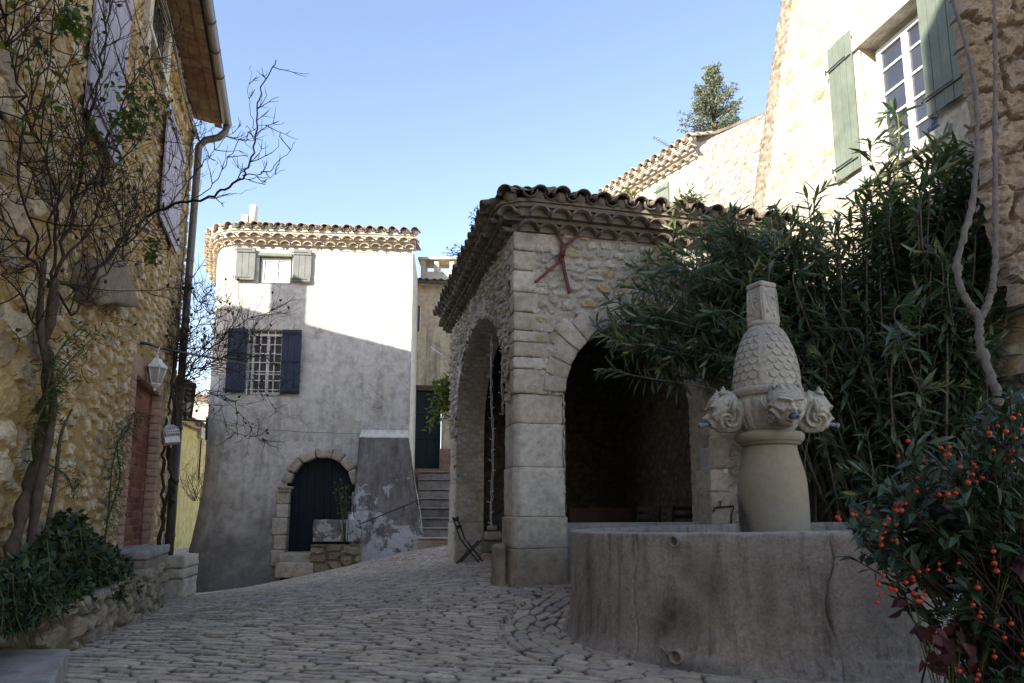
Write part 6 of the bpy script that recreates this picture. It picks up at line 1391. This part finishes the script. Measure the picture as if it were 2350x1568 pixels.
for x, y in tp_:
    rwY = 8.1 / ((x - PCX) / FPX + .242) - .45; rfY = 9.5 + max(0, (x - 1175) / 1567 * 9.5 * .25) - .25
    Ymax = min(9.9, rfY if x < 1720 else rwY); Yt = R.uniform(max(7.9, Ymax - 1.3), Ymax)
    tip = V3(at(x, y, Yt)); g = 0 if x < 1700 else 1 if x < 1935 else 2
    if x < 1700: tip[1] = max(tip[1], 9.0)
    b = V3((*bases[max(0, min(4, g * 2 + R.choice((-1, 0, 0, 1)) if g else R.choice((1, 1, 2))))], 0)); b[:2] += [R.gauss(0, .04), R.gauss(0, .04)]; b[2] = float(gz(b[0], b[1])) - .05
    mid = V3((b[0] * .85 + tip[0] * .15, b[1] * .8 + tip[1] * .2, b[2] + (tip[2] - b[2]) * .72 + .25)) if g == 0 else b * .55 + tip * .45 + V3((R.gauss(0, .15), R.gauss(0, .15), .35 * (tip[2] - b[2]) * (.5 + .5 * R.random()) * .5))
    pre = tip * .8 + mid * .2 + V3((R.gauss(0, .16), R.gauss(0, .14), abs(R.gauss(.10, .12)))); P = spline([b, mid, pre, tip], 24); stems[g].tube(P, np.linspace(R.uniform(.014, .024), .004, 24), 5)
    seg = np.linalg.norm(np.diff(P, axis=0), axis=1).sum(); L0 = min(seg * .7, R.uniform(.9, 2.0)); cum = np.concatenate(([0], np.cumsum(np.linalg.norm(np.diff(P, axis=0), axis=1))))
    k = int(L0 / .078); a0 = R.random() * 6; pos, d, n, Ls, rn = acc[g]; sh0 = R.random() * .5
    for j in range(k):
        q = seg - L0 * j / k; p = V3([np.interp(q, cum, P[:, i]) for i in range(3)]); p2 = V3([np.interp(q - .05, cum, P[:, i]) for i in range(3)]); t = unit(p - p2)
        u = unit(np.cross(t, (.3, .2, 1.))); w = np.cross(t, u); f = j / k
        for e in range(3):
            an = a0 + j * 1.05 + e * 2.094 + R.gauss(0, .2); ang = .40 + .85 * min(1, f * 2.4) + R.gauss(0, .26)
            dd = t * math.cos(ang) + (u * math.cos(an) + w * math.sin(an)) * math.sin(ang) + V3((R.gauss(0, .15), R.gauss(0, .15), -.62 * f + R.gauss(0, .22))); pos.append(p); d.append(dd); n.append(t + V3((0, 0, .2))); Ls.append(R.uniform(.16, .36) * (.55 + .45 * min(1, f * 4 + .2))); rn.append(min(1, max(0, sh0 * .7 + R.random() * .5 + (.25 if f < .12 else 0))))
for g, t in enumerate(ol):
    pos, d, n, Ls, rn = acc[g]; Ls = np.array(Ls); lf = MB(); leaves(lf, pos, d, n, Ls, Ls * .19, rn, .16, .25, (.28, .9, .65, .85)); lf.build('foliage', MT['oleander'], t)
    for (bx, by) in bases[max(0, g * 2 - 1):g * 2 + 1] if g else bases[:2]:
        z = float(gz(bx, by)) - .05; q = (R.uniform(-.35, .05), R.uniform(-.2, .2)); stems[g].tube(spline([(bx, by, z), (bx + q[0] * .4, by + q[1] * .4, z + 1.), (bx + q[0], by + q[1], z + 2.1), (bx + q[0] * 1.5, by + q[1], z + 3.0)], 14), np.linspace(.055, .03, 14), 7)
    bz_l = bases[max(0, g * 2 - 1):g * 2 + 2] if g else bases[:3]; stems[g].tube([(x, y, float(gz(x, y)) + .02) for x, y in bz_l] + ([] if len(bz_l) > 1 else [(bz_l[0][0] + .1, bz_l[0][1], .2)]), .05, 6)
    stems[g].build('stem', MT['greybark'], t)

# bare vine stem at the right edge
R = random.Random(4); vi = thing('vine', 'grey forked vine stem rising in front of the oleander and brown stone house', 'climbing plant', at(2300, 1600, 4.7))
def vY(y): return 4.9 + 2.2 * max(0, (950 - y)) / 950
va = [(2175, -30), (2216, 100), (2236, 200), (2243, 290), (2240, 390), (2229, 480), (2206, 560), (2196, 610), (2203, 660), (2230, 705), (2247, 735), (2250, 790), (2275, 870), (2292, 920), (2310, 1100), (2320, 1300), (2310, 1600)]
vb = [(2281, -30), (2284, 150), (2283, 350), (2284, 560), (2279, 650), (2266, 700), (2247, 735)]
for pts, r0, r1 in ((va, .020, .034), (vb, .020, .026)):
    P = spline([Q(x, y, vY(y)) for x, y in pts], 150); P[1:-1] += V3([[R.gauss(0, .004) for _ in range(3)] for _ in range(148)]); rr = np.linspace(r0, r1, 150) * (1 + .10 * V3([R.gauss(0, 1) for _ in range(150)]))
    for i in (19, 20, 45, 66, 67, 88, 105, 106, 130): rr[i] *= 1.35
    m = MB(); m.tube(P, rr, 9); m.build('stem', MT['greybark'], vi)
for x, y, dx, dy in ((2240, 285, -28, 8), (2232, 470, 14, 18), (2247, 795, 10, -14)): a = Q(x, y, vY(y)); m = MB(); m.tube([a, Q(x + dx * .6, y + dy, vY(y)), Q(x + dx, y + dy * .2, vY(y))], [.024, .018, .012], 6); m.build('stub', MT['greybark'], vi)

# berry bush in the lower right corner
R = random.Random(15); bb_ = thing('berry_bush', 'dark green bush full of small orange red berries in front of the fountain basin', 'bush', at(2280, 1600, 3.9))
BP = [(1918, 1195), (1975, 1160), (2010, 1125), (2055, 1085), (2060, 1030), (2090, 1018), (2100, 1045), (2150, 1030), (2200, 1050), (2230, 1000), (2225, 945), (2265, 930), (2320, 895), (2365, 860), (2365, 1600), (2180, 1600), (2150, 1480), (2050, 1390), (2010, 1370), (2020, 1320), (2060, 1300), (2040, 1270), (1990, 1275), (1930, 1285), (1985, 1245)]
lf = MB(); m = MB(); pos, d, n, Ls, rn = [], [], [], [], []; root = V3((2.95, 4.0, .05))
def dens(x, y): return 1. if y < 1260 else .22 if (x < 2330 and y > 1300) else .32
cnt = 0
while cnt < 340:
    x, y = sample(BP, R)
    if R.random() > dens(x, y): continue
    cnt += 1; Yt = R.uniform(3.5, 4.35); c = V3(at(x, y, Yt)); b = root + V3((R.gauss(.1, .25), R.gauss(0, .12), 0)); md = b * .45 + c * .55 + V3((R.gauss(0, .06), R.gauss(0, .06), .12))
    P = spline([b, md, c], 12); m.tube(P, np.linspace(.008, .003, 12), 4)
    ax = unit(P[-1] - P[-4])
    for j in range(12):
        q = R.uniform(.66, 1.); i = min(10, int(q * 11)); p = P[i] + (P[i + 1] - P[i]) * R.random(); s = V3([R.gauss(0, 1) for _ in range(3)]); pos.append(p); d.append(ax * .45 + unit(s) * .8); n.append((R.gauss(0, .5), R.gauss(-.3, .5), 1)); Ls.append(R.uniform(.06, .125)); rn.append(R.random() ** 1.2)
Ls = np.array(Ls); leaves(lf, pos, d, n, Ls, Ls * .36, rn, .15, .25); m.build('stem', MT['twig'], bb_); lf.build('foliage', MT['nightshade'], bb_)
bz_ = [(655, 100), (598, 190), (855, 142), (908, 136), (757, 220), (970, 257), (885, 188), (905, 182), (1055, 240), (1070, 258), (1293, 158), (1278, 182), (1246, 211), (1278, 226), (1050, 302), (1107, 322), (1020, 350), (1072, 345), (1232, 408), (720, 320), (705, 406), (898, 422), (945, 415), (922, 435), (845, 425), (588, 482), (640, 478), (585, 520), (616, 520), (510, 605), (578, 608), (512, 652), (435, 677), (493, 690), (558, 700), (583, 700), (493, 730), (228, 562), (240, 575), (318, 545), (340, 550), (412, 532), (540, 572), (877, 486), (775, 880), (845, 845), (963, 840), (1172, 768), (1178, 840), (1193, 888), (910, 950), (845, 882), (723, 893), (683, 925), (690, 945), (643, 957), (693, 1025), (757, 1033), (715, 1070), (732, 1072), (1078, 988), (1050, 1092), (1281, 1207), (1193, 1220), (1240, 1292), (1090, 1165), (1098, 1140), (1180, 1408), (1350, 1392), (965, 1495), (1083, 1518), (1070, 1545), (505, 915), (475, 968), (468, 1078), (545, 993), (577, 1003), (525, 1020), (485, 1040), (1200, 8), (1148, 50), (1188, 70), (1174, 155), (1330, -60), (1290, -40), (1250, 40), (1345, 30), (1310, 80)]
q = MB(); q.ball((0, 0, 0), .0135, .0135, .0125, 10, 7); q.tube([(0, 0, .014), (.004, 0, .035)], .0022, 4); bme = q.mesh(); bme.materials.append(MT['berry'])
for x, y in bz_:
    o = link(bpy.data.objects.new('berry', bme)); o.parent = bb_; s = R.uniform(.6, 1.05); o.scale = (s, s, s); o.location = at(1836 + x * .378, 975 + y * .378, R.uniform(3.42, 3.6)) - bb_.location
m = MB()
P = spline([Q(2215, 1140, 3.9), Q(2240, 1210, 3.8), Q(2225, 1300, 3.75), Q(2190, 1390, 3.7), Q(2165, 1440, 3.7), Q(2150, 1500, 3.7), Q(2155, 1575, 3.7)], 70); m.tube(P, .003, 4)
for i in range(520):
    p = P[R.randint(0, 69)]; a = unit(V3([R.gauss(0, 1) for _ in range(3)])); m.bar(p, p + a * R.uniform(.02, .045), .0018, .0006)
tag(m.build('tinsel_garland', MT['tinsel']), 'shiny silver tinsel garland draped through the berry bush', 'garland')
dk = thing('red_leaf_plant', 'small plant with dark red leaves below the berry bush', 'plant', at(2150, 1575, 3.75)); m = MB(); lf = MB(); pos, d, n, Ls, rn = [], [], [], [], []
for x, y in ((2110, 1435), (2125, 1470), (2145, 1455), (2150, 1500), (2165, 1480), (2190, 1495), (2200, 1450), (2215, 1470), (2180, 1530), (2330, 1290), (2310, 1285), (2130, 1520), (2085, 1360), (2075, 1385), (2240, 1510)):
    for _ in range(3): pos.append(V3(at(x + R.gauss(0, 8), y + R.gauss(0, 8), R.uniform(3.55, 3.75)))); d.append((R.gauss(0, 1), R.gauss(-.2, .6), R.gauss(-.4, .7))); n.append((R.gauss(0, .4), -.8, R.gauss(.5, .5))); Ls.append(R.uniform(.06, .11)); rn.append(R.random())
Ls = np.array(Ls); leaves(lf, pos, d, n, Ls, Ls * .55, rn); lf.build('foliage', MT['darkred'], dk)
for p in pos[::4]: m.tube(spline([(2.35, 3.85, .0), V3((2.35, 3.85, .0)) * .4 + p * .6 + V3((0, 0, .05)), p], 6), .004, 4)
m.build('stem', MT['greentwig'], dk)

# leafy climber at the far end of the arcade, weeds on the tiles, door rose, conifer, alley shrub
def bush(name, label, cat, poly, Y, k, L, W, mat, seed, base, stem='greentwig', sp=.25, group=None, per=7, upd=.2):
    R = random.Random(seed); t = thing(name, label, cat, at(*base), group); m = MB(); lf = MB(); pos, d, n, Ls, rn = [], [], [], [], []; b0 = V3(at(*base))
    for _ in range(k):
        x, y = sample(poly, R); c = V3(at(x, y, Y + R.uniform(-sp, sp))); b = b0 + V3((R.gauss(0, .04), R.gauss(0, .04), 0)); P = spline([b, (b + c) / 2 + V3((R.gauss(0, .05), R.gauss(0, .05), .08)), c], 8); m.tube(P, np.linspace(.010, .003, 8), 4)
        for _ in range(per): i = R.randint(3, 6); p = P[i] + (P[i + 1] - P[i]) * R.random(); pos.append(p + V3([R.gauss(0, L * .4) for _ in range(3)])); d.append((R.gauss(0, 1), R.gauss(0, 1), R.gauss(upd, .8))); n.append((R.gauss(0, .5), R.gauss(-.4, .5), 1)); Ls.append(L * R.uniform(.6, 1.2)); rn.append(R.random())
    Ls = np.array(Ls); leaves(lf, pos, d, n, Ls, Ls * W, rn); m.build('stem', MT[stem], t); lf.build('foliage', MT[mat], t); return t
bush('leafy_climber', 'bright yellow green climber hanging at the far corner of the arcade', 'climbing plant', [(1008, 862), (1030, 848), (1040, 900), (1040, 990), (1005, 975), (985, 1000), (968, 985), (985, 935), (985, 890)], 15.9, 80, .14, .5, 'lime', 3, (1042, 900, 15.6), upd=-.2)
for i, (poly, base, lab) in enumerate((([(1065, 475), (1110, 465), (1115, 520), (1085, 530)], (1112, 530, 11.6), 'dark weed on the tile edge nearest the arcade ridge corner'), ([(1008, 570), (1050, 560), (1075, 545), (1070, 590), (1020, 600)], (1078, 600, 13.), 'straggly weed on the tiles above the beige chimney'), ([(1003, 650), (1030, 640), (1035, 680), (1015, 690)], (1040, 690, 14.6), 'yellowish weed on the lowest tiles beside the beige gutter'), ([(1548, 450), (1575, 425), (1580, 415), (1590, 440), (1628, 452), (1620, 468), (1560, 470)], (1583, 478, 10.3), 'small leafy shrub growing on the arcade roof tiles'), ([(1778, 490), (1795, 480), (1795, 540), (1780, 545)], (1786, 548, 10.3), 'green weed on the last arcade tiles beside the sunlit house'), ([(1420, 452), (1450, 440), (1475, 455), (1440, 468)], (1448, 474, 10.), 'yellow grass tuft on the arcade tiles below the tiled eaves of the hillside house'))):
    bush('roof_weed', lab, 'weed', poly, base[2], 16 if i != 3 else 26, .085 if i != 3 else .12, .32 if i != 3 else .25, 'lime' if i in (2, 5) else 'rose_leaf', 50 + i, base, 'twig', .12, 'weeds on the arcade roof', 5)
R = random.Random(8)
bush('potted_rose', 'thin straggly rose growing by the porch wall before the dark door', 'plant', [(750, 1110), (775, 1098), (808, 1100), (806, 1140), (770, 1135)], 18.0, 12, .12, .5, 'rose_leaf', 61, (792, 1245, 18.1), 'greentwig', .15, None, 5)
bs = thing('alley_shrub', 'bare twiggy shrub against the yellow house in the alley', 'shrub', at(455, 1190, 23)); m = MB()
for k in range(9): grow(m, V3(at(450 + R.uniform(-8, 12), 1150, 23)), (R.gauss(0, .6) - .3, R.gauss(0, .4), .7), R.uniform(.8, 1.7), .012, 2, R, .15)
m.build('branch', MT['greentwig'], bs)
cf = thing('conifer', 'pale green pointed conifer standing behind the sunlit back house', 'tree', at(1640, 330, 27)); R = random.Random(19); m = MB(); lf = MB()
b = V3(at(1640, 360, 27)); t = V3(at(1636, 158, 27)); m.tube([b, (b + t) / 2, t], [.16, .1, .02], 8); pos, d, n, Ls, rn = [], [], [], [], []
for k in range(150):
    f = R.random() ** .8; c = b + (t - b) * f; a = R.uniform(0, 6.283); ln = (1.5 * (1 - f) ** .8 + .15) * R.uniform(.55, 1.15); dd = V3((math.cos(a), math.sin(a), .25 + .5 * f)); e = c + dd * ln; P = spline([c, (c + e) / 2 + V3((0, 0, -.08)), e], 8); m.tube(P, np.linspace(.03, .01, 8), 4); sh0 = R.random() * .5
    for _ in range(int(26 + 60 * ln)):
        q = R.uniform(.25, 1.02); i = min(6, int(q * 7)); p = P[i] + (P[i + 1] - P[i]) * R.random(); pos.append(p + V3([R.gauss(0, .07) for _ in range(3)])); d.append(unit(dd) * .6 + V3([R.gauss(0, .7) for _ in range(3)])); n.append((R.gauss(0, 1), R.gauss(0, 1), R.gauss(.5, 1))); Ls.append(R.uniform(.08, .17)); rn.append(min(1, sh0 + R.random() * .5))
Ls = np.array(Ls); leaves(lf, pos, d, n, Ls, Ls * .35, rn); m.build('trunk', MT['bark'], cf); lf.build('crown', MT['conifer'], cf)
